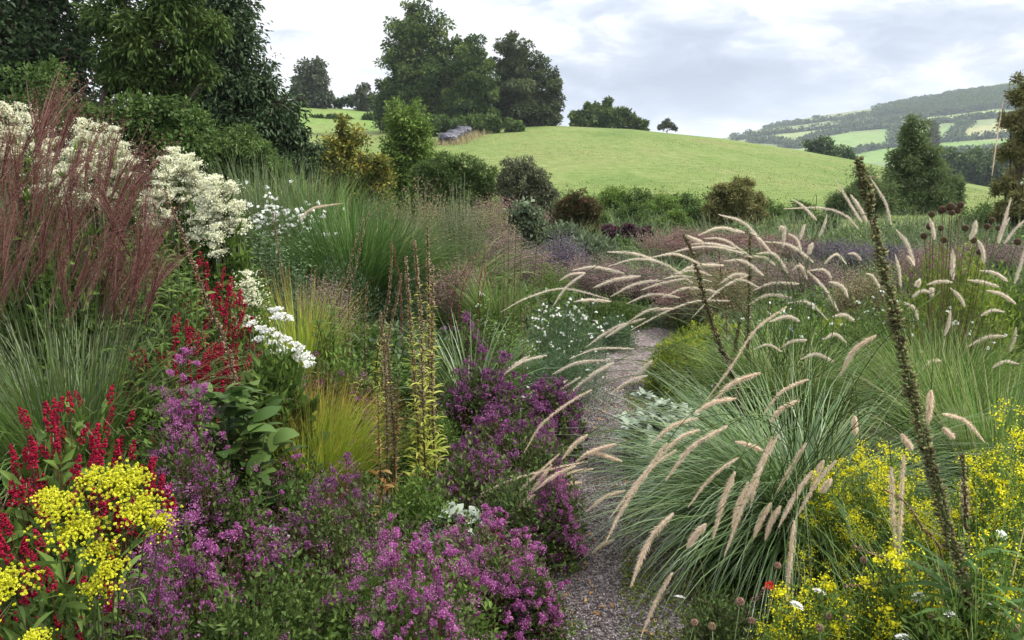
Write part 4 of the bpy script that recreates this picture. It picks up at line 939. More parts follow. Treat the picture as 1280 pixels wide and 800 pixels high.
BACK = [
 [(762, 374), (705, 361), (660, 372), (626, 390)], [(764, 377), (740, 375), (717, 377)], [(781, 342), (744, 334), (715, 338)], [(825, 328), (792, 317), (759, 315)],
 [(866, 354), (830, 330), (795, 324), (760, 333)], [(732, 341), (714, 343), (699, 351)], [(732, 341), (708, 359), (691, 383)], [(801, 345), (768, 350), (741, 360)],
 [(823, 350), (792, 356), (763, 371)], [(858, 348), (828, 354), (800, 363)], [(930, 317), (895, 309), (864, 310), (832, 318)], [(920, 311), (891, 305), (864, 305)],
 [(931, 291), (900, 285), (873, 294)], [(957, 308), (930, 279), (898, 268)], [(880, 304), (856, 294)], [(913, 376), (868, 377), (828, 392), (788, 413)],
 [(807, 398), (768, 410), (732, 434)], [(785, 404), (757, 422)], [(793, 436), (747, 436), (711, 449)], [(684, 444), (654, 452), (630, 468)], [(768, 450), (722, 453), (694, 468)],
 [(768, 453), (735, 470)], [(935, 344), (900, 362), (865, 397)], [(768, 453), (729, 477), (703, 504)], [(663, 444), (640, 458), (622, 477)], [(710, 475), (663, 492), (641, 523)],
 [(726, 471), (699, 489), (681, 508)], [(744, 451), (718, 455), (690, 468)], [(816, 450), (793, 471)], [(810, 469), (786, 477), (762, 493)],
 [(1074, 287), (1056, 269), (1026, 260), (980, 261)], [(1021, 276), (1006, 260), (991, 249)], [(1077, 278), (1062, 254), (1045, 226)], [(1084, 278), (1076, 262), (1063, 243)],
 [(1114, 281), (1107, 254), (1088, 222)], [(1143, 333), (1134, 305), (1120, 287)], [(984, 379), (1010, 378), (1035, 400)], [(1000, 355), (966, 354), (942, 363)],
 [(990, 372), (960, 369), (936, 381)], [(1048, 389), (1030, 360), (999, 329)], [(1017, 328), (988, 307), (955, 302)], [(985, 341), (968, 318), (945, 317)], [(936, 344), (918, 344), (898, 356)],
 [(1077, 326), (1069, 318), (1060, 317)], [(1006, 280), (1000, 300)], [(978, 310), (982, 282)], [(1016, 303), (1010, 318)], [(1042, 452), (1020, 443), (1001, 449)], [(978, 440), (960, 431), (941, 437)],
 [(1010, 425), (990, 427), (976, 435)], [(1096, 419), (1068, 438), (1050, 470)], [(965, 318), (950, 300), (938, 290)], [(1002, 318), (996, 300), (985, 292)], [(1010, 350), (1000, 333), (990, 338)],
 [(955, 345), (930, 327), (905, 326)], [(1030, 330), (1045, 318), (1058, 330)], [(975, 290), (978, 283)], [(905, 332), (870, 332), (846, 342)], [(890, 352), (850, 345), (820, 352)], [(850, 372), (815, 368), (782, 380)], [(940, 322), (905, 300), (880, 298)], [(875, 330), (845, 318), (812, 322)], [(900, 366), (860, 360), (828, 372)], [(950, 360), (925, 350), (902, 360)], [(842, 386), (812, 388), (786, 402)], [(970, 332), (955, 322), (930, 320)], [(1040, 348), (1030, 338), (1012, 338)], [(1060, 372), (1052, 358), (1036, 352)], [(1000, 402), (985, 396), (962, 402)], [(1068, 402), (1056, 394), (1040, 396)], [(1030, 424), (1044, 418), (1058, 428)], [(890, 345), (868, 338), (838, 344)], [(1024, 296), (1030, 282), (1034, 268)]]
for i, p_ in enumerate(BACK):
    D = 4.7 + rg2.uniform(-.3, .35)
    if p_[0] == (1096, 419): D = 3.1
    plume_parts(t2, rg2, b2, p_, D, r=.0108 if D > 4 else .0135, pm='plume_pale' if D > 4 else 'plume')
RIGHT = [
 [(1168, 300), (1166, 285), (1162, 273)], [(1191, 350), (1191, 312)], [(1248, 305), (1256, 275), (1264, 247)], [(1247, 303), (1254, 285), (1262, 272)], [(1255, 305), (1268, 288), (1284, 272)],
 [(1126, 359), (1124, 338), (1119, 318)], [(1143, 333), (1134, 320)], [(1191, 353), (1175, 352), (1158, 356)], [(1249, 359), (1230, 353), (1209, 350)], [(1260, 352), (1245, 342), (1225, 338)],
 [(1270, 380), (1252, 368), (1233, 363)], [(1258, 420), (1233, 422), (1209, 434)], [(1177, 451), (1164, 452), (1153, 462)], [(1240, 220), (1246, 175), (1254, 126)], [(1164, 372), (1165, 360)], [(1150, 348), (1146, 358)],
 [(1268, 355), (1276, 330), (1283, 305)], [(1206, 384), (1200, 372), (1188, 360)], [(1226, 395), (1240, 388), (1256, 390)], [(1148, 400), (1142, 385), (1130, 378)], [(1212, 300), (1218, 288), (1220, 276)], [(1180, 420), (1186, 405), (1188, 388)], [(1230, 330), (1228, 312), (1222, 300)], [(1140, 372), (1152, 364), (1166, 366)], [(1240, 460), (1256, 452), (1274, 455)], [(1262, 440), (1268, 425), (1270, 408)], [(1100, 360), (1090, 345), (1082, 342)]]
for p_ in RIGHT:
    plume_parts(t3, rg3, b3, p_, 4.3 + rg3.uniform(-.3, .3), r=.0105 if p_[0][1] > 230 else .006, pm='plume_pale' if p_[0][1] > 230 else 'plume')
rgx = np.random.default_rng(9)
b5, H5, R5 = spot(375, 300, 5.2, 60)
t5 = thing('feathertop_grass', 'small feathertop grass left of the path with one pale plume', 'ornamental grass', b5); grass(t5, rgx, .55, .25, 160, .006, 'greengrass')
plume_parts(t5, rgx, b5, [(376, 275), (390, 261), (428, 254)], 5.2)

# the big seed stalks
stalks('seed_stalk', 'very tall dark seed stalk leaning left through the right foreground', 'dried flower stalk', [[(1232, 850), (1214, 760), (1186, 665), (1152, 540), (1128, 440), (1105, 340), (1086, 250), (1072, 196)]], 1.95, .0165, 'pod_dark', 1500, .017, 'stem_green', frm=.22, leafm='darkgrass', leafn=70, leafl=.30, leafasp=.04, leaf_to=.42, taper=.45, seed=71)
stalks('seed_stalk', 'dark seed stalk leaning left behind the feathertop grass', 'dried flower stalk', [[(925, 500), (912, 460), (895, 420), (880, 370), (868, 325), (855, 293)]], 4.4, .024, 'pod_dark', 900, .02, frm=.1, taper=.6, seed=72)
stalks('seed_stalk', 'upright dark seed stalk in the middle of the arching plumes', 'dried flower stalk', [[(934, 480), (934, 440), (936, 380), (938, 292)], [(912, 470), (918, 440), (925, 400)]], 5.2, .020, 'pod_dark', 600, .02, frm=.2, seed=73)
stalks('seed_stalk', 'thin dark seed stalk just left of the upright one among the plumes', 'dried flower stalk', [[(908, 400), (902, 350), (897, 292)]], 6, .016, 'pod_brown', 260, .018, frm=.2, seed=74)
stalks('seed_stalk', 'short dark seed stalk over the yellow flowers at lower right', 'dried flower stalk', [[(1216, 760), (1208, 680), (1206, 620), (1203, 566)]], 2.3, .013, 'pod_dark', 500, .014, frm=.35, seed=75)
stalks('seed_stalk', 'brown seed stalk lying flat over the yellow flowers', 'dried flower stalk', [[(1190, 735), (1150, 712), (1110, 700), (1066, 682)]], 2.2, .012, 'pod_brown', 420, .013, frm=.1, seed=76, stemm='stem_brown')
stalks('seed_stalk', 'second brown seed stalk lying low beside the big dark stalk', 'dried flower stalk', [[(1180, 715), (1150, 655), (1128, 625), (1105, 612)]], 2.2, .009, 'pod_brown', 300, .012, frm=.2, seed=77)
stalks('seed_stalk', 'lowest brown seed stalk, pointing left toward the grass', 'dried flower stalk', [[(1160, 720), (1110, 728), (1055, 733)]], 2.15, .010, 'pod_brown', 300, .012, frm=.1, seed=78)
stalks('seed_stalk', 'pale brown broken stalk end beside the path at lower right', 'dried flower stalk', [[(934, 765), (948, 745), (956, 735)]], 2.5, .010, 'pinkbrown', 200, .012, frm=.2, seed=79)

def yellow_mound(label, px, py, D, wpx, seed, nh=100, extra=900, n=6500, heads=None, mat='herb', leaf=.024):
    rg = np.random.default_rng(seed); b, H, R = spot(px, py, D, wpx); t = thing('yellow_flowering_plant', label, 'flowering plant', b, 'yellow flowering mounds at the lower right')
    mound(t, rg, R, H * .95, n, leaf, mat, asp=.35, shell=.35)
    P, u, r = dome_points(rg, nh + extra // 4, R * 1.04, H * 1.03, .12, flat=.55); stem_fan(t, rg, P[:nh], R, 'stem_green', .0015)
    put_heads(t, rg, heads or GOLD, P[:nh], 'flower_head', .8, 1.3)
    mb = MB(); k = rg.integers(0, len(P), extra * 17); petals(mb, rg, P[k] + rg.normal(0, .012, (len(k), 3)), rg.uniform(.004, .0085, len(k)), up=1)
    if extra: o = mb.build('small_blossom', M['gold' if heads is None else 'yelgreen'], t); o['kind'] = 'stuff'
yellow_mound('yellow flowering mound between the arching grass and the big dark stalk', 1100, 582, 2.8, 215, 81, mat='brightshrub')
yellow_mound('yellow flowering mound at the far right edge, behind the dark stalk', 1265, 548, 2.55, 170, 82, extra=700, mat='brightshrub')
yellow_mound('low yellow flowering mound at the bottom, right of centre', 1030, 742, 2.15, 180, 83, extra=400, mat='brightshrub')
yellow_mound('yellow flowering mound in front of the foot of the dark stalk', 1130, 705, 2.05, 150, 84, extra=300)
yellow_mound('bright yellow tuft just right of the big stalk foot', 1235, 670, 1.95, 110, 85, nh=60, extra=120, mat='greengrass')
yellow_mound('lime flowering mound behind the feathertop, right of the path bend', 900, 405, 6.4, 150, 86, extra=500, heads=GOLD2, mat='herb_lime', leaf=.04)
yellow_mound('lime flowering mound between path and dark seed stalks', 850, 425, 5.9, 90, 87, nh=60, extra=300, heads=GOLD2, mat='herb_lime', leaf=.035)
yellow_mound('greenish yellow mound under the right plumes, left of the big stalk', 1050, 400, 6.4, 130, 88, nh=80, extra=500, heads=GOLD2, mat='greengrass', leaf=.04)
yellow_mound('yellow-green mound showing behind the big stalk', 1150, 425, 5.6, 110, 89, nh=70, extra=400, heads=GOLD2, mat='herb_lime', leaf=.04)
rgm = np.random.default_rng(10)
def simple_mound(name, label, cat, px, py, D, wpx, n, leaf, mat, seed, asp=.5, heads=None, nh=0, group=None, extra=None, hs=(.8, 1.2), shell=.35):
    rg = np.random.default_rng(seed); b, H, R = spot(px, py, D, wpx); t = thing(name, label, cat, b, group)
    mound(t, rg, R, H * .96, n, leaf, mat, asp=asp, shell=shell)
    P, u, r = dome_points(rg, max(nh, 40), R * 1.05, H * 1.05, .12, flat=.55); stem_fan(t, rg, P, R, 'stem_green', .0016)
    if heads: put_heads(t, rg, heads, P[:nh], 'flower_head', *hs)
    if extra: mb = MB(); q = P[rg.integers(0, len(P), 400)] + rg.normal(0, .02, (400, 3)); petals(mb, rg, q, .012); mb.build('bud', M[extra], t)
    return t
simple_mound('low_plant', 'small-leaved brownish green plant at the path edge, bottom right', 'plant', 905, 748, 2.5, 130, 4200, .018, 'herb_mix', 91)
simple_mound('low_plant', 'green leafy plant in the bottom right corner under white flowers', 'plant', 1190, 750, 1.85, 260, 5200, .026, 'herb', 92, asp=.3)
simple_mound('shrubby_plant', 'yellow-green leafy shrub with yellow tips at right, below the brown seed balls', 'plant', 1205, 318, 5.8, 170, 7000, .05, 'herb_lime', 93, asp=.3)
simple_mound('shrubby_plant', 'dark leafy shrub at the right edge behind the feathertop stems', 'plant', 1262, 345, 6.2, 120, 5000, .05, 'herb', 94, asp=.35)
simple_mound('low_plant', 'reddish brown dying plant behind the right-hand grass', 'plant', 1190, 392, 5.4, 170, 5200, .03, 'redshrub', 95, asp=.3, heads=TINYW, nh=28)
simple_mound('low_plant', 'green plant dotted with small white flowers under the far plumes', 'plant', 990, 385, 6.2, 200, 6500, .035, 'greengrass', 96, asp=.25, heads=TINYW, nh=60)
simple_mound('low_plant', 'green plant dotted with small white flowers beside the big stalk', 'plant', 1105, 370, 6.0, 120, 4500, .035, 'greengrass', 97, asp=.25, heads=TINYW, nh=50)
simple_mound('low_plant', 'fine pale green plant right of the silver-leaved patch', 'plant', 905, 470, 4.9, 120, 4200, .022, 'greengrass', 98, asp=.3, heads=TINYW, nh=24)

def silver(label, px, py, D, wpx, seed, nros=26, leaf=.075):
    rg = np.random.default_rng(seed); b, H, R = spot(px, py, D, wpx); t = thing('silver_plant', label, 'silver-leaved plant', b)
    mb = MB()
    for i in range(nros):
        a = rg.uniform(0, 6.3); q = math.sqrt(rg.random()) * R; c = np.array([math.cos(a) * q, math.sin(a) * q, H * (.35 + .65 * rg.random()) * (1 - .4 * q / R)])
        k = 16; ph = np.arange(k) * 2.4 + rg.random(); ll = leaf * rg.uniform(.6, 1.15, k)
        blades(mb, rg, np.repeat(c[None], k, 0), ph, rg.uniform(.3, 1.2, k), rg.uniform(1.3, 2.2, k), ll, ll * .42, 4, prof='leaf', twist=.3)
    mb.build('foliage', M['silver'], t); mound(t, rg, R * .9, H * .6, 1500, .03, 'herb_grey', name='undergrowth')
silver('patch of silver felted leaves at the right edge of the path', 822, 482, 4.35, 95, 110, 50)
silver('silver felted leaves in front of that patch, touching the arching grass', 840, 530, 3.95, 85, 111, 34)
silver('small rosette of silver leaves among the purple flowers at bottom centre', 568, 618, 3.15, 75, 112, 9, .085)
silver('small rosette of silver leaves left of centre among scattered purple heads', 322, 628, 2.9, 60, 113, 7, .08)

# single scabious-like flowers at the lower right
rg = np.random.default_rng(120)
def flower_disc(seed, R, mat, n=44):
    rg = np.random.default_rng(seed); mb = MB(); a = np.arange(n) * 2.4; q = np.sqrt((np.arange(n) + .5) / n)
    P = np.stack([np.cos(a) * q * R * .55, np.sin(a) * q * R * .55, .16 * R * (1 - q ** 2)], 1); th_ = .15 + 1.25 * q
    blades(mb, rg, P, a, th_, th_ + .3, R * (.2 + .42 * q), R * .26 + 0 * q, 2, prof='leaf', twist=.1, rnd=rg.random(n)); return mb.mesh('flower_disc', M[mat])
DISC = [flower_disc(i, .019, 'white') for i in range(3)]; DRED = flower_disc(9, .015, 'red', 26)
FL = [(849, 747, 2.4, 'nearest the path'), (996, 757, 2.1, 'left of a pair above the bottom edge'), (1024, 740, 2.15, 'seen edge-on beside the long hanging plume'), (1148, 747, 2.0, 'below the flat brown seed stalks'),
      (1187, 768, 1.9, 'lowest and largest, left of the stalk foot'), (1129, 797, 1.85, 'cut by the bottom edge'), (1252, 668, 2.0, 'highest, at the right edge'), (1238, 757, 1.9, 'small one right of the stalk foot')]
for i, (x, y, D, w_) in enumerate(FL):
    p = W(x, y, D); b = np.array([p[0] + rg.uniform(-.04, .04), D, 0]); t = thing('white_flower', 'single white pincushion flower, ' + w_, 'flower', b, 'white pincushion flowers at the lower right')
    mb = MB(); c = p - b; tube(mb, curve([[0, 0, 0], c * [.3, .3, .6] + rg.normal(0, .01, 3), c - [0, 0, .004]], 12), .0014, 4); mb.build('stem', M['stem_green'], t)
    link('flower_head', DISC[i % 3], t, tuple(c), (rg.uniform(.1, .75), rg.normal(0, .25), rg.uniform(0, 6)), 1.0 if i < 6 else .75)
p = W(962, 732, 2.45); b = np.array([p[0] + .03, 2.45, 0]); t = thing('red_flower', 'single small red flower under the arching grass', 'flower', b)
mb = MB(); tube(mb, curve([[0, 0, 0], (p - b) * [.2, 1, .5], p - b], 10), .0014, 4); mb.build('stem', M['stem_green'], t); link('flower_head', DRED, t, tuple(p - b), (.7, 0, 0))
def ball(seed, R, mat, n=150):
    rg = np.random.default_rng(seed); mb = MB(); u = rdir(rg, n); pods(mb, rg, u * R * .55, u, R * .6, R * .3); return mb.mesh('seed_ball', M[mat])
BALL = [ball(i, .011, 'pinkbrown') for i in range(3)]; BALLD = [ball(5 + i, .010, 'pod_brown') for i in range(3)]; ECH = [ball(9 + i, .023, 'stem_brown', 240) for i in range(2)]
for x, y, D in [(925, 752, 2.3), (890, 783, 2.2), (972, 707, 2.45), (1060, 772, 2.05), (1094, 735, 2.1), (1025, 785, 2.0), (1166, 770, 1.95), (1272, 762, 1.9), (868, 778, 2.35), (1035, 770, 2.1), (1270, 785, 1.9), (940, 776, 2.2), (1080, 700, 2.3)]:
    p = W(x, y, D); b = np.array([p[0] + rg.uniform(-.05, .05), D, 0]); t = thing('seed_ball_stem', 'small brown round seed head on a thin stem among the lower right flowers', 'seed head', b, 'round seed heads at the lower right')
    mb = MB(); tube(mb, curve([[0, 0, 0], (p - b) * [.3, 1, .6], p - b], 8), .0012, 4); mb.build('stem', M['stem_pale'], t)
    link('seed_head', (BALL if rg.random() < .6 else BALLD)[rg.integers(3)], t, tuple(p - b), None, float(rg.uniform(.8, 1.2)))
b, H, R = spot(1200, 262, 5.6, 80); t = thing('globe_thistle', 'globe thistle with dark round seed balls in front of the tall willow', 'seed heads', b)
pts = np.array([W(x, y, 5.6 + rg.uniform(-.2, .2)) - b for x, y in [(1188, 258), (1197, 262), (1190, 266), (1201, 256), (1165, 268), (1178, 262), (1176, 285), (1207, 285), (1217, 300), (1272, 302), (1163, 283), (1155, 295), (1240, 275), (1248, 285), (1234, 283), (1180, 300), (1225, 315)]])
stem_fan(t, rg, pts, R, 'stem_brown', .0035, spread=.6)
for q in pts: link('seed_ball', ECH[rg.integers(2)], t, tuple(q), None, float(rg.uniform(.7, 1.1)))

# ------------------------------------------------------------------ left foreground
# yellow umbels
b = W(70, 790, 1.75); b[2] = 0; b[1] = 1.85
t = thing('yellow_umbel_plant', 'plant with flat bright yellow flower heads in the bottom left corner', 'flowering plant', b)
rg = np.random.default_rng(130)
UM = [((150, 606), .060, 1.72), ((118, 600), .036, 1.74), ((178, 640), .052, 1.70), ((78, 638), .056, 1.68), ((100, 668), .056, 1.66), ((122, 692), .036, 1.66), ((140, 715), .042, 1.64), ((60, 622), .03, 1.7), ((10, 735), .056, 1.55), ((118, 738), .026, 1.64), ((45, 800), .03, 1.5), ((200, 655), .028, 1.72), ((168, 604), .036, 1.72)]
tips = []
for i, ((x, y), R_, D) in enumerate(UM):
    p = W(x, y, D) - b; me, ry = umbel(131 + i, R_, int(6500 * (R_ / .05) ** 2), 'yellow')
    rot = (.45 + rg.normal(0, .15), rg.normal(0, .2), rg.uniform(0, 6)); o = link('flower_head', me, t, tuple(p), (rot[0], rot[1], 0)); link('ray', ry, o)
    tips.append(p - [0, -.3 * R_, R_ * .5])
stem_fan(t, rg, np.array(tips), .2, 'stem_green', .0024, spread=.3)
mb = MB(); n = 120; k = rg.integers(0, len(tips), n); s = rg.uniform(.25, .95, n)[:, None]; P = np.array(tips)[k] * [1, 1, 1] * s
blades(mb, rg, P, rg.uniform(0, 6.3, n), rg.uniform(.4, 1.2, n), rg.uniform(1.2, 2.2, n), rg.uniform(.05, .10, n), rg.uniform(.008, .016, n), 4, prof='leaf'); mb.build('foliage', M['herb'], t)

def persicaria(label, px, py, D, wpx, ns, seed, ntall=.25, leaf=.07, hn=None, pts=None):
    rg = np.random.default_rng(seed); b, H, R = spot(px, py, D, wpx); t = thing('crimson_persicaria', label, 'flowering plant', b, 'crimson spiked plants in the left border')
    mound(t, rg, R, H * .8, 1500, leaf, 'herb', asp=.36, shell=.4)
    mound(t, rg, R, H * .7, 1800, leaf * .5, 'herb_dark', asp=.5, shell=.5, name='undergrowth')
    if pts is None:
        a = rg.uniform(0, 6.3, ns); q = np.sqrt(rg.random(ns)) * R; P = np.stack([np.cos(a) * q, np.sin(a) * q, H * (1 - .35 * (q / R) ** 2) * rg.uniform(.72, 1.0, ns)], 1)
    else: P = pts
    stem_fan(t, rg, P, R, 'stem_red', .0016 + .0002 * D, spread=.4)
    dirs = [Vector((p_[0] * .6 / R + rg.normal(0, .18), p_[1] * .3 / R + rg.normal(0, .15), 1.3)) for p_ in P]
    put_heads(t, rg, PERS if D < 3.5 else PERSF, P, 'flower_spike', .8, 1.3, dirs=dirs)
    return t
persicaria('crimson flower spikes at the left edge, just above the yellow flower heads', 55, 500, 2.15, 190, 95, 140)
persicaria('crimson flower spikes right of the yellow heads, against purple flowers', 145, 545, 2.3, 120, 50, 141)
persicaria('darker crimson spikes under the yellow flower heads', 60, 655, 1.9, 190, 45, 142)
persicaria('crimson spikes beside the leaning brown stalk, highest in the left border', 255, 330, 4.4, 110, 90, 143)
persicaria('crimson spikes in the middle of the left border, below the leafy stems', 215, 405, 3.7, 160, 95, 144)
persicaria('crimson spikes in front of the leaning brown stalk', 250, 425, 3.9, 130, 60, 145)
persicaria('a few crimson spikes low among the red-plumed grass leaves', 100, 480, 3.0, 140, 26, 146)

# red-plumed silver grass at left
b, H, R = spot(45, 165, 3.5, 210); rg = np.random.default_rng(150)
t = thing('red_plumed_grass', 'tall silver grass with dark red feathery plumes at the left edge', 'ornamental grass', b)
grass(t, rg, H * .72, R * .8, 2300, .0105, 'miscleaf', th1=(.7, 2.5), L=.92, base=.7, seg=7, lvar=(.5, 1.1), th0=(0, .28))
MP = []
for i in range(6):
    r_ = np.random.default_rng(155 + i); mb = MB(); n = 19; s = r_.uniform(0, .14, n)
    P0 = np.stack([s * .05, s * 0, s], 1); ph = r_.normal(0, .5, n)
    C_ = blades(mb, r_, P0, ph, r_.uniform(.02, .22, n), r_.uniform(.25, .75, n), r_.uniform(.20, .32, n), np.full(n, .0034), 6, twist=.8)
    q = C_[:, 1:].reshape(-1, 3); q = np.repeat(q, 3, 0) + r_.normal(0, .0022, (len(q) * 3, 3)); pods(mb, r_, q, rdir(r_, len(q), 1.2), .008, .0022)
    MP.append(mb.mesh('plume', M['maroon']))
tp = []
for i in range(100):
    x = rg.uniform(-40, 165) if i < 84 else rg.uniform(110, 185); ytop = np.interp(x, [-40, 0, 30, 60, 100, 140, 175], [190, 185, 165, 160, 195, 235, 290]) + rg.uniform(0, 1) ** 1.3 * 200 + 46
    tp.append(W(x, min(ytop, 410), 3.5 + rg.uniform(-.45, .4)) - b)
tp = np.array(tp); stem_fan(t, rg, tp, R, 'stem_green', .0016, spread=.35, name='stalk')
for q in tp: link('plume', MP[rg.integers(6)], t, tuple(q), (rg.normal(0, .12), .2 + rg.normal(0, .15), rg.normal(0, .5)), float(rg.uniform(.85, 1.25)))

# cream masses
def cream_mass(label, px, py, D, wpx, seed, nh=100, hs=(.8, 1.3), mat='herb', n=2600, pts=None, heads=CREAM, leaf=.12, lk=.8, group='cream flowered giants at the back left', ):
    rg = np.random.default_rng(seed); b, H, R = spot(px, py, D, wpx); t = thing('cream_flowering_plant', label, 'flowering plant', b, group)
    mound(t, rg, R * .9, H * .86, n, leaf, mat, asp=.3, shell=.4)
    P, u, r = dome_points(rg, 1600, R, H, .06, flat=1.1, lump=.12); P = P[P[:, 2] > H * lk * (.85 + .3 * rg.random(len(P)))]
    k = np.argsort(-(P[:, 2] / H * 1.2 - P[:, 1] / R * .5 + rg.normal(0, .25, len(P))))[:nh * 2]; P = P[rg.permutation(k)]
    stem_fan(t, rg, P[:nh * 2], R, 'stem_pale', .003, spread=.5)
    put_heads(t, rg, heads, P, 'flower_head', *hs)
    mb = MB(); q = np.repeat(P, 60, 0); petals(mb, rg, q[:len(q) * 2 // 3] + rg.normal(0, .04, (len(q) * 2 // 3, 3)) * [1, 1, .3], .011); o = mb.build('small_blossom', M['cream'], t); o['kind'] = 'stuff'
cream_mass('cream flower mass at the far left, behind the red plumes', 25, 148, 6.6, 150, 160)
cream_mass('cream flower mass rising right of the red plumes', 115, 166, 6.3, 160, 161)
cream_mass('cream flower mass sloping down to the right at the end of the row', 222, 200, 6.2, 125, 162, nh=80)
cream_mass('cream flower mass at the right end, nearest the pale grass', 272, 232, 6.0, 90, 163, nh=50)
cream_mass('small cream flower head cluster below the crimson spikes at centre left', 312, 350, 4.6, 40, 164, nh=7, hs=(.45, .6), n=900, leaf=.07, lk=.85, group=None)
def white_heads(label, px, py, D, wpx, pl, seed):
    rg = np.random.default_rng(seed); b, H, R = spot(px, py, D, wpx); t = thing('white_flowering_plant', label, 'flowering plant', b)
    mound(t, rg, R, H * .75, 500, .13, 'herb', asp=.55, shell=.4)
    P = np.array([W(x, y, D + rg.uniform(-.12, .12)) - b for x, y in pl]); stem_fan(t, rg, P, R, 'stem_pale', .003, spread=.3)
    put_heads(t, rg, WHITE, P, 'flower_head', .75, 1.15, tilt=.25)
white_heads('broad-leaved plant with flat white flower heads at centre left', 330, 405, 3.7, 110, [(315, 404), (325, 410), (336, 414), (347, 418), (358, 424), (368, 430), (377, 436), (384, 446), (372, 446), (352, 434), (340, 428), (326, 424), (345, 440), (386, 455), (362, 440), (350, 395), (345, 388), (356, 397)], 165)
# broad leaves beneath
rg = np.random.default_rng(166); b, H, R = spot(290, 480, 3.1, 100); t = thing('broad_leaved_plant', 'plant with large plain green leaves in front of the white heads', 'plant', b)
n = 150; a = rg.uniform(0, 6.3, n); q = np.sqrt(rg.random(n)) * R; P = np.stack([np.cos(a) * q, np.sin(a) * q, H * rg.uniform(.25, .95, n)], 1); mb = MB()
blades(mb, rg, P, rg.uniform(0, 6.3, n), rg.uniform(.5, 1.2, n), rg.uniform(1.5, 2.4, n), rg.uniform(.09, .16, n), rg.uniform(.05, .075, n), 5, prof='leaf', twist=.25); mb.build('foliage', M['hedge'], t); stem_fan(t, rg, P[:40], R, 'stem_green', .003)

# leafy stems, left middle
leafy('leafy_plant', 'tall stems with long narrow drooping leaves under the cream flowers', 'plant', 185, 262, 4.2, 120, 50, .14, .13, 'herb', per=26, seed=201)
leafy('leafy_plant', 'narrow-leaved stems left of the leaning brown stalk', 'plant', 222, 320, 3.95, 90, 34, .12, .13, 'herb', per=24, seed=202)
leafy('leafy_plant', 'long-leaved green stems behind the crimson spikes', 'plant', 178, 372, 3.55, 80, 24, .12, .13, 'herb', per=22, seed=203)
leafy('leafy_plant', 'fresh green leafy stems right of the high crimson spikes', 'plant', 305, 320, 5.2, 70, 24, .10, .16, 'brightshrub', per=26, seed=204)
leafy('leafy_plant', 'dense small-leaved green plant below the white speckled flowers', 'plant', 330, 270, 6.8, 130, 70, .08, .2, 'fern', per=26, seed=205)
leafy('leafy_plant', 'green leafy plant between cream flowers and the blue-green grass', 'plant', 285, 258, 6.6, 80, 40, .08, .2, 'herb', per=26, seed=206)
leafy('leafy_plant', 'upright dark stems with lance-shaped leaves, left of the lime grass', 'plant', 412, 368, 4.9, 55, 14, .085, .2, 'herb', per=30, seed=207)
leafy('leafy_plant', 'yellowing stems with narrow leaves left of the tan seed stalks', 'plant', 448, 460, 4.3, 60, 14, .08, .16, 'herb_lime', per=24, seed=208)
leafy('leafy_plant', 'green leafy stems among the dull purple flowers in mid border', 'plant', 610, 372, 5.8, 90, 26, .07, .2, 'herb', per=22, seed=209)
leafy('leafy_plant', 'bushy green stems right of the pale-leaved seed stalks', 'plant', 585, 470, 4.7, 80, 24, .055, .25, 'herb_mix', per=22, seed=210)
leafy('leafy_plant', 'dark leafy stems behind the tan seed stalks', 'plant', 470, 430, 5.3, 90, 22, .07, .2, 'herb_dark', per=22, seed=211)
leafy('speckled_plant', 'airy plant speckled with small white flowers at back left', 'flowering plant', 362, 238, 8.0, 100, 90, .07, .16, 'herb_grey', per=16, seed=212, heads=TINYW, hn=100, hs=(1.1, 1.9), hspread=.13)
leafy('speckled_plant', 'few white flowers on thin stems left of the speckled plant', 'flowering plant', 322, 222, 8.0, 40, 16, .06, .16, 'herb_grey', per=12, seed=213, heads=TINYW, hn=24, hs=(1.1, 1.9), hspread=.1)
simple_mound('daisy_mound', 'fine-leaved mound with many small white daisies left of the path', 'flowering plant', 705, 385, 6.4, 130, 6500, .03, 'fern', 214, asp=.2, heads=TINYW, nh=90, hs=(.7, 1.2))
simple_mound('daisy_mound', 'lower fine green mound at the path edge below the daisies', 'flowering plant', 700, 432, 5.6, 120, 5600, .026, 'fern', 215, asp=.2, heads=TINYW, nh=20, hs=(.5, .9))
simple_mound('daisy_mound', 'fresh green mound dotted white, left of the daisies', 'flowering plant', 635, 415, 6.0, 90, 4200, .03, 'greengrass', 216, asp=.25, heads=TINYW, nh=24, hs=(.6, 1.0))
simple_mound('white_cluster', 'tight cluster of round white flowers among dull purple ones', 'flowering plant', 655, 492, 4.6, 34, 700, .022, 'herb', 217, heads=WHITE, nh=7, hs=(.28, .42))
simple_mound('white_cluster', 'small white flower cluster behind the seed stalks at centre', 'flowering plant', 605, 362, 6.3, 40, 900, .03, 'herb', 218, heads=WHITE, nh=7, hs=(.5, .8))
for i, (px, py, D, w_, mt, lb) in enumerate([
    (360, 335, 5.9, 110, 'fern', 'soft feathery green mound below the white speckled plant'), (300, 365, 5.4, 70, 'fern', 'soft green mound right of the crimson spikes'),
    (420, 315, 7.0, 110, 'fern', 'soft blue-green feathery mound at the foot of the dark fountain grass'), (500, 330, 7.6, 120, 'fern', 'feathery green mound behind the pale-leaved seed stalks'),
    (570, 330, 8.0, 100, 'herb', 'green mound behind the stalk group right of centre'), (690, 330, 8.4, 70, 'brightshrub', 'bright green tuft left of the path bend'),
    (735, 300, 12, 90, 'herb_grey', 'pale grey-green leafy patch above the path bend'), (705, 282, 13.5, 70, 'herb_grey', 'pale grey-green patch below the shrub with reddish top')]):
    simple_mound('feathery_plant', lb, 'plant', px, py, D, w_, 6000, .028 if D < 9 else .075, mt, 220 + i, asp=.22 if D < 9 else .45)

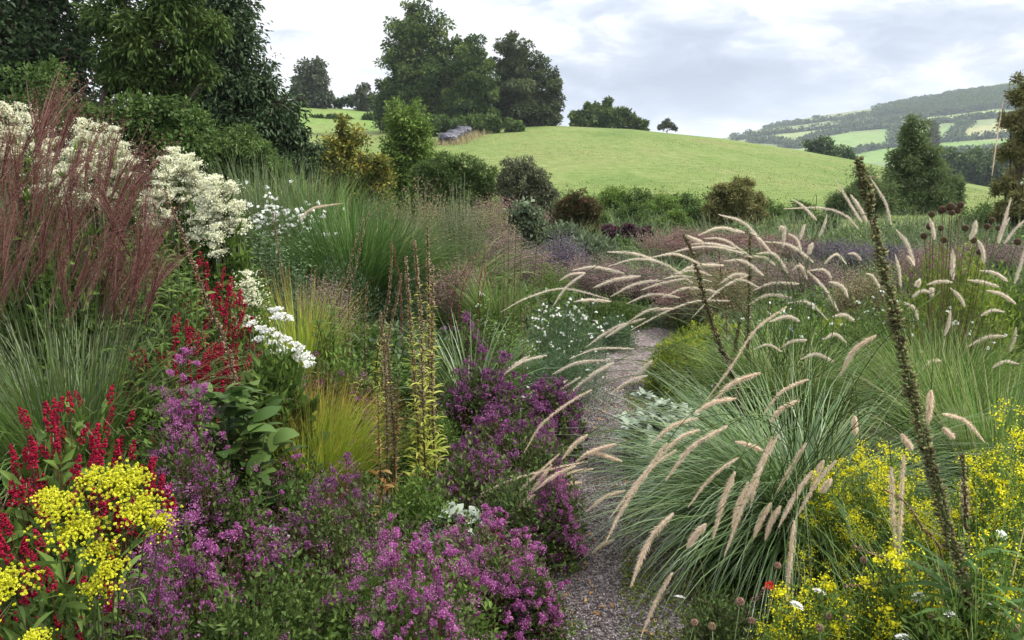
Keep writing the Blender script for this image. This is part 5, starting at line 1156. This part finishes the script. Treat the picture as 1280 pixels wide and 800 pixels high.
# grasses
def gr(name, label, px, py, D, wpx, n, wd, mat, seed, **k):
    rg = np.random.default_rng(seed); b, H, R = spot(px, py, D, wpx); t = thing(name, label, 'ornamental grass', b); grass(t, rg, H, R, n, wd, mat, **k); return t
gr('ornamental_grass', 'blue-green upright grass behind the white speckled plant', 325, 218, 9.0, 110, 1100, .02, 'palegrass', 240, th1=(.15, 1.2), th0=(0, .25), base=.7)
gr('ornamental_grass', 'second blue-green grass beside the dark fountain grass', 385, 228, 9.3, 90, 900, .02, 'greengrass', 241, th1=(.15, 1.2), th0=(0, .25), base=.7)
gr('fountain_grass', 'dense dark green fountain grass in the middle of the left border', 438, 238, 7.8, 110, 1900, .012, 'darkgrass', 242, th1=(.3, 1.8), th0=(0, .4), base=.5, L=1.1)
gr('fountain_grass', 'brighter green grass arching out right of the fountain grass', 478, 258, 8.2, 90, 900, .012, 'greengrass', 243, th1=(.5, 1.8), th0=(.1, .5))
gr('lime_grass', 'lime green grass with orange tips in the middle of the left border', 385, 482, 3.75, 115, 2600, .005, 'limegrass', 244, th1=(.15, 1.5), th0=(0, .5), base=.6, L=1.05)
gr('lime_grass', 'paler yellow-green grass above the white heads', 372, 360, 5.0, 75, 600, .005, 'limegrass', 245, th1=(.1, 1.2), th0=(0, .35))
gr('lime_grass', 'thin yellow-green grass left of the tan seed stalks', 340, 470, 4.0, 60, 420, .0045, 'limegrass', 246, th1=(.2, 1.3), th0=(0, .4))
gr('ornamental_grass', 'long strappy blue-green leaves right of the pale-leaved stalks', 590, 400, 5.0, 70, 160, .012, 'bluegrass', 247, th1=(.3, 1.9), th0=(0, .5))
gr('ornamental_grass', 'small green grass tuft in front of the mid-border haze', 620, 345, 7.2, 90, 700, .012, 'greengrass', 248, th1=(.2, 1.4))
gr('ornamental_grass', 'green grass blades at the bottom right corner beside the stalk', 1250, 640, 2.0, 120, 260, .007, 'greengrass', 249, th1=(.2, 1.4))
# grasses with hazy flower heads
HZ = [('seed_grass', 'tall green grass with fine tan seed heads, centre back', 520, 222, 9.6, 110, 'palegrass', 'tanhaze', 4200), ('seed_grass', 'tan seed-headed grass left of the centre back one', 465, 235, 9.2, 90, 'palegrass', 'greenhaze', 4200),
      ('seed_grass', 'airy upright green grass in front of the mid-border haze', 575, 215, 8.4, 80, 'greengrass', 'greenhaze', 2600), ('seed_grass', 'green seed-headed grass below the dark willow bush', 560, 245, 11, 110, 'palegrass', 'greenhaze', 4200),
      ('seed_grass', 'thin seed grass at centre behind the grey haze', 610, 235, 10, 80, 'palegrass', 'tanhaze', 3000), ('violet_haze_plant', 'violet flower haze at centre back of the left border', 560, 258, 12.5, 130, 'herb_grey', 'violethaze', 6500),
      ('pink_haze_grass', 'pinkish brown haze grass below the grey-green bush', 630, 245, 13, 130, 'palegrass', 'pinkhaze', 7500), ('pink_haze_grass', 'mauve haze grass at centre, behind the thin seed stalks', 615, 280, 9.5, 110, 'greengrass', 'greyhaze', 7000),
      ('pink_haze_grass', 'grey-mauve haze grass right of the small round-leaved bush', 700, 290, 10, 80, 'greengrass', 'violethaze', 5000), ('pink_haze_grass', 'mauve haze grass left of the path bend', 660, 305, 8.8, 90, 'greengrass', 'greyhaze', 6000),
      ('pink_haze_grass', 'smoky brown haze grass at the path bend', 745, 318, 9.2, 100, 'greengrass', 'greyhaze', 6500), ('pink_haze_grass', 'smoky haze grass beyond the path bend', 800, 330, 9.5, 110, 'greengrass', 'greyhaze', 6500),
      ('pink_haze_grass', 'pink haze grass right of the purple-leaved bush', 850, 285, 13, 110, 'palegrass', 'pinkhaze', 7500), ('pink_haze_grass', 'pink haze grass below the olive-brown bush', 910, 288, 13.5, 120, 'palegrass', 'pinkhaze', 7500),
      ('pink_haze_grass', 'pink haze grass between the olive-brown bush and willow', 975, 292, 13, 120, 'palegrass', 'pinkhaze', 7500), ('pink_haze_grass', 'violet tinged haze grass left of the tall willow', 1040, 300, 12.5, 120, 'herb_grey', 'violethaze', 6500),
      ('pink_haze_grass', 'violet haze plant at the foot of the tall willow', 1110, 305, 12, 120, 'herb_grey', 'violethaze', 6500), ('pink_haze_grass', 'grey-mauve haze grass under the far plumes', 930, 315, 9.5, 140, 'greengrass', 'greyhaze', 7500),
      ('pink_haze_grass', 'grey-mauve haze grass behind the tan haze at right', 1020, 325, 9.2, 130, 'greengrass', 'greyhaze', 7000), ('tan_haze_grass', 'pale tan haze grass just left of the big dark stalk', 1085, 335, 7.4, 90, 'palegrass', 'tanhaze', 5200),
      ('tan_haze_grass', 'pale pinkish tan grass in the middle of the far plumes', 900, 325, 7.8, 90, 'palegrass', 'tanhaze', 5200), ('pink_haze_grass', 'brownish haze grass on the right bank of the path bend', 860, 355, 8.2, 100, 'greengrass', 'pinkhaze', 6500),
      ('pink_haze_grass', 'mauve haze grass in front of the fountain grass', 400, 345, 6.4, 90, 'greengrass', 'greyhaze', 4200), ('pink_haze_grass', 'mauve haze grass left of the thin seed stalks', 575, 320, 7.6, 80, 'greengrass', 'pinkhaze', 4500),
      ('pink_haze_grass', 'grey haze grass at the right back under the olive tree', 1240, 300, 12, 120, 'palegrass', 'greyhaze', 5500), ('pink_haze_grass', 'brown haze grass behind the yellow-green shrub at right', 1170, 300, 9, 110, 'palegrass', 'pinkhaze', 5500)]
for i, (nm, lb, px, py, D, w_, lm, hm, ns_) in enumerate(HZ):
    haze_grass(nm, lb, 'ornamental grass', px, py, D, w_, lm, hm, 320, ns_, seed=260 + i, speck=.010 + .0014 * D)

# seed stalks, left and middle
stalks('seed_stalk', 'long brown seed stalk leaning left through the crimson spikes', 'dried flower stalk', [[(300, 520), (285, 440), (262, 385), (238, 320), (222, 280), (205, 236)]], 3.6, .017, 'pod_tan', 700, .014, frm=.12, seed=301)
stalks('seed_stalk', 'short tan seed stalk beside the red-plumed grass leaves', 'dried flower stalk', [[(162, 520), (156, 440), (150, 380), (142, 312)]], 3.6, .011, 'pod_tan', 420, .012, frm=.15, seed=302)
stalks('seed_stalk', 'thin brown stalk in front of the soft green mounds', 'dried flower stalk', [[(358, 400), (352, 340), (340, 262)]], 6.0, .013, 'pod_brown', 300, .014, frm=.1, seed=303)
stalks('foxglove_stalks', 'two tan seed stalks with rusty leaves at the foot, left of centre', 'dried foxglove', [[(484, 615), (484, 540), (481, 460), (475, 388)], [(494, 615), (492, 540), (488, 480), (483, 415)]], 3.6, .0125, 'pod_tan', 560, .013, frm=.36, seed=304)
stalks('foxglove_stalks', 'rusty brown leafy stalk feet around the two tan stalks', 'dried foxglove', [[(490, 618), (494, 560), (498, 470)], [(478, 618), (474, 560), (472, 490)]], 3.65, .008, 'pod_brown', 200, .012, frm=.3, leafm='deadleaf', leafn=70, leafl=.10, leafasp=.13, leaf_to=.98, seed=305)
stalks('foxglove_stalks', 'tall brown seed stalks with pale drooping leaves, just left of centre', 'dried foxglove', [[(532, 610), (528, 480), (526, 400), (518, 300)], [(525, 612), (520, 500), (514, 420), (507, 320)], [(538, 612), (536, 480), (536, 380), (534, 282)], [(545, 610), (540, 500), (540, 420), (541, 330)]], 3.7, .0135, 'pod_tan', 620, .013, frm=.38, leafm='yellowleaf', leafn=170, leafl=.115, leafasp=.07, leaf_to=.85, seed=306)
stalks('foxglove_stalks', 'red-brown stalks with yellow-green leaves behind the tan pair', 'dried foxglove', [[(478, 470), (486, 420), (497, 370), (502, 340)], [(470, 465), (478, 410), (487, 360), (490, 300)]], 4.7, .012, 'pod_brown', 400, .014, frm=.3, leafm='yellowleaf', leafn=80, leafl=.10, leafasp=.08, leaf_to=.6, seed=307)
stalks('foxglove_stalks', 'pair of tan seed stalks in front of the fountain grass', 'dried foxglove', [[(425, 380), (434, 345), (444, 305), (454, 270)], [(436, 378), (443, 340), (452, 300), (462, 265)]], 5.8, .014, 'pod_tan', 380, .015, frm=.1, seed=308)
stalks('foxglove_stalks', 'single short dark stalk between fountain grass and tan pair', 'dried foxglove', [[(456, 430), (457, 390), (459, 352)]], 5.2, .011, 'pod_brown', 200, .013, frm=.1, seed=309)
stalks('foxglove_stalks', 'group of greenish brown seed stalks right of centre', 'dried foxglove', [[(634, 425), (635, 360), (636, 285)], [(642, 425), (643, 350), (645, 290)], [(628, 420), (630, 370), (630, 305)], [(652, 420), (650, 360), (652, 300)]], 6.3, .011, 'pod_green', 300, .013, frm=.2, seed=310)
stalks('foxglove_stalks', 'lone thin green stalk between that group and the round-leaved bush', 'dried foxglove', [[(663, 400), (670, 320), (674, 258)]], 7, .009, 'pod_green', 200, .013, frm=.2, seed=311)
stalks('foxglove_stalks', 'pale dry stalks right of the green seed stalk group', 'dried foxglove', [[(676, 400), (677, 350), (678, 302)], [(612, 390), (618, 350), (622, 298)]], 6.6, .008, 'pod_tan', 200, .012, frm=.2, seed=312)
stalks('foxglove_stalks', 'small dark stalk above the dull purple flowers', 'dried foxglove', [[(653, 470), (655, 420), (656, 378)]], 5.3, .009, 'pod_brown', 160, .012, frm=.1, seed=313)
stalks('red_spikes', 'thin rusty red spikes at centre, behind the tall stalks', 'flower spikes', [[(565, 380), (575, 350), (590, 318)], [(575, 380), (585, 345), (600, 315)], [(598, 370), (602, 340), (607, 305)], [(500, 350), (495, 330), (493, 310)], [(600, 380), (606, 350), (606, 330)]], 6.2, .009, 'pod_red', 170, .013, frm=.3, seed=314, stemm='stem_red')
stalks('dark_stalk', 'long thin stalk standing right of the far plumes', 'dried flower stalk', [[(960, 480), (962, 420), (958, 330)]], 6.3, .012, 'pod_green', 260, .015, frm=.2, seed=315)

# ------------------------------------------------------------------ purple oregano drifts
OG = [('large bright purple oregano at the bottom centre beside the path', 590, 664, 2.75, 260, 100, 0), ('bright purple oregano at the bottom, left of the largest one', 500, 690, 2.4, 280, 100, 0), ('bright purple oregano cut by the bottom edge at centre', 525, 738, 2.15, 240, 95, 0),
      ('leafy oregano with scattered dusky purple heads, lower left of centre', 420, 612, 2.9, 280, 75, 1), ('green oregano with loose purple heads at the bottom left', 340, 690, 2.3, 230, 55, 0), ('purple oregano at the bottom below the yellow heads', 215, 655, 2.15, 150, 80, 0),
      ('dusky purple oregano in the bottom left corner', 170, 720, 1.85, 170, 70, 1), ('purple oregano between crimson spikes and large green leaves', 215, 482, 2.95, 140, 75, 0), ('purple oregano under the crimson spikes at left centre', 245, 540, 2.7, 120, 50, 1),
      ('purple oregano leaning over the path edge beside the low plumes', 696, 604, 3.25, 90, 80, 0), ('dull purple oregano drift left of the path, below the plumes', 640, 520, 3.9, 170, 100, 1), ('dull purple oregano at the path edge right of that drift', 690, 480, 4.55, 85, 80, 1),
      ('dull purple oregano drift right of the tall brown stalks', 600, 455, 4.7, 120, 90, 1), ('dark purple oregano tuft in mid border, highest of the drifts', 580, 408, 5.4, 80, 50, 1), ('oregano with rust-tinged leaves in front of the tall stalks', 590, 570, 3.5, 170, 60, 1),
      ('scattered purple oregano heads right of the lime grass', 455, 470, 4.4, 80, 36, 1), ('purple oregano heads in front of the lime grass', 370, 575, 3.2, 130, 34, 0), ('dark oregano with few heads below the white flower heads', 400, 455, 4.3, 60, 22, 1),
      ('low oregano at the path edge, bottom centre right', 668, 712, 2.6, 80, 50, 0), ('dusky oregano behind the lime grass', 430, 500, 4.2, 90, 30, 1), ('sparse oregano beside the silver rosette', 300, 600, 2.75, 120, 20, 0)]
for i, (lb, px, py, D, w_, nh, dl) in enumerate(OG):
    oregano(lb, px, py, D, w_, nh, bool(dl), seed=320 + i, n=6500 if w_ > 200 else 4200, mat='oregano_leaf' if dl or i % 3 == 0 else ('herb_dark', 'herb')[i % 2], leaf=.02 if D < 3.5 else .026)
for i, (px, py, D, w_, mt, lb) in enumerate([
    (520, 600, 3.2, 130, 'herb', 'small-leaved green plant at the foot of the tall brown stalks'), (640, 600, 3.2, 120, 'herb_mix', 'rust-tinged low plant left of the silver rosette and path'), (290, 740, 2.0, 160, 'herb_dark', 'dark low plant at the bottom edge under the green oregano'),
    (60, 760, 1.7, 140, 'herb_dark', 'dark low leaves under the yellow flower heads'), (540, 520, 4.2, 90, 'herb', 'leafy green filler behind the tall brown stalks'), (330, 600, 3.3, 110, 'herb_dark', 'dark bushy plant under the lime grass'), (100, 600, 2.6, 160, 'herb_dark', 'dark leaves below the red-plumed grass')]):
    simple_mound('low_plant', lb, 'plant', px, py, D, w_, 5200, .024, mt, 350 + i, asp=.45)

simple_mound('daisy_mound', 'small white-flowered mound spilling onto the far end of the path', 'flowering plant', 768, 396, 7.3, 62, 3600, .032, 'fern', 401, asp=.2, heads=TINYW, nh=24, hs=(.6, 1.0))
simple_mound('low_plant', 'low smoky plant closing the view where the path bends away', 'plant', 812, 388, 8.7, 130, 5200, .035, 'herb_grey', 402, asp=.3)
simple_mound('low_plant', 'dark low mound under the long plumes at the path bend', 'plant', 770, 378, 8.4, 100, 5200, .035, 'herb_dark', 403, asp=.3)

simple_mound('low_plant', 'leafy green plant under the flat white flower heads', 'plant', 342, 440, 3.62, 80, 3000, .05, 'herb', 404, asp=.4)
simple_mound('low_plant', 'light green leafy plant left of the tan seed stalks', 'plant', 425, 445, 4.5, 70, 2400, .045, 'brightshrub', 405, asp=.3)
tot = 0
for o_ in SC.objects:
    if o_.type == 'MESH': tot += len(o_.data.polygons)
print('objects', len(SC.objects), 'polys', tot)
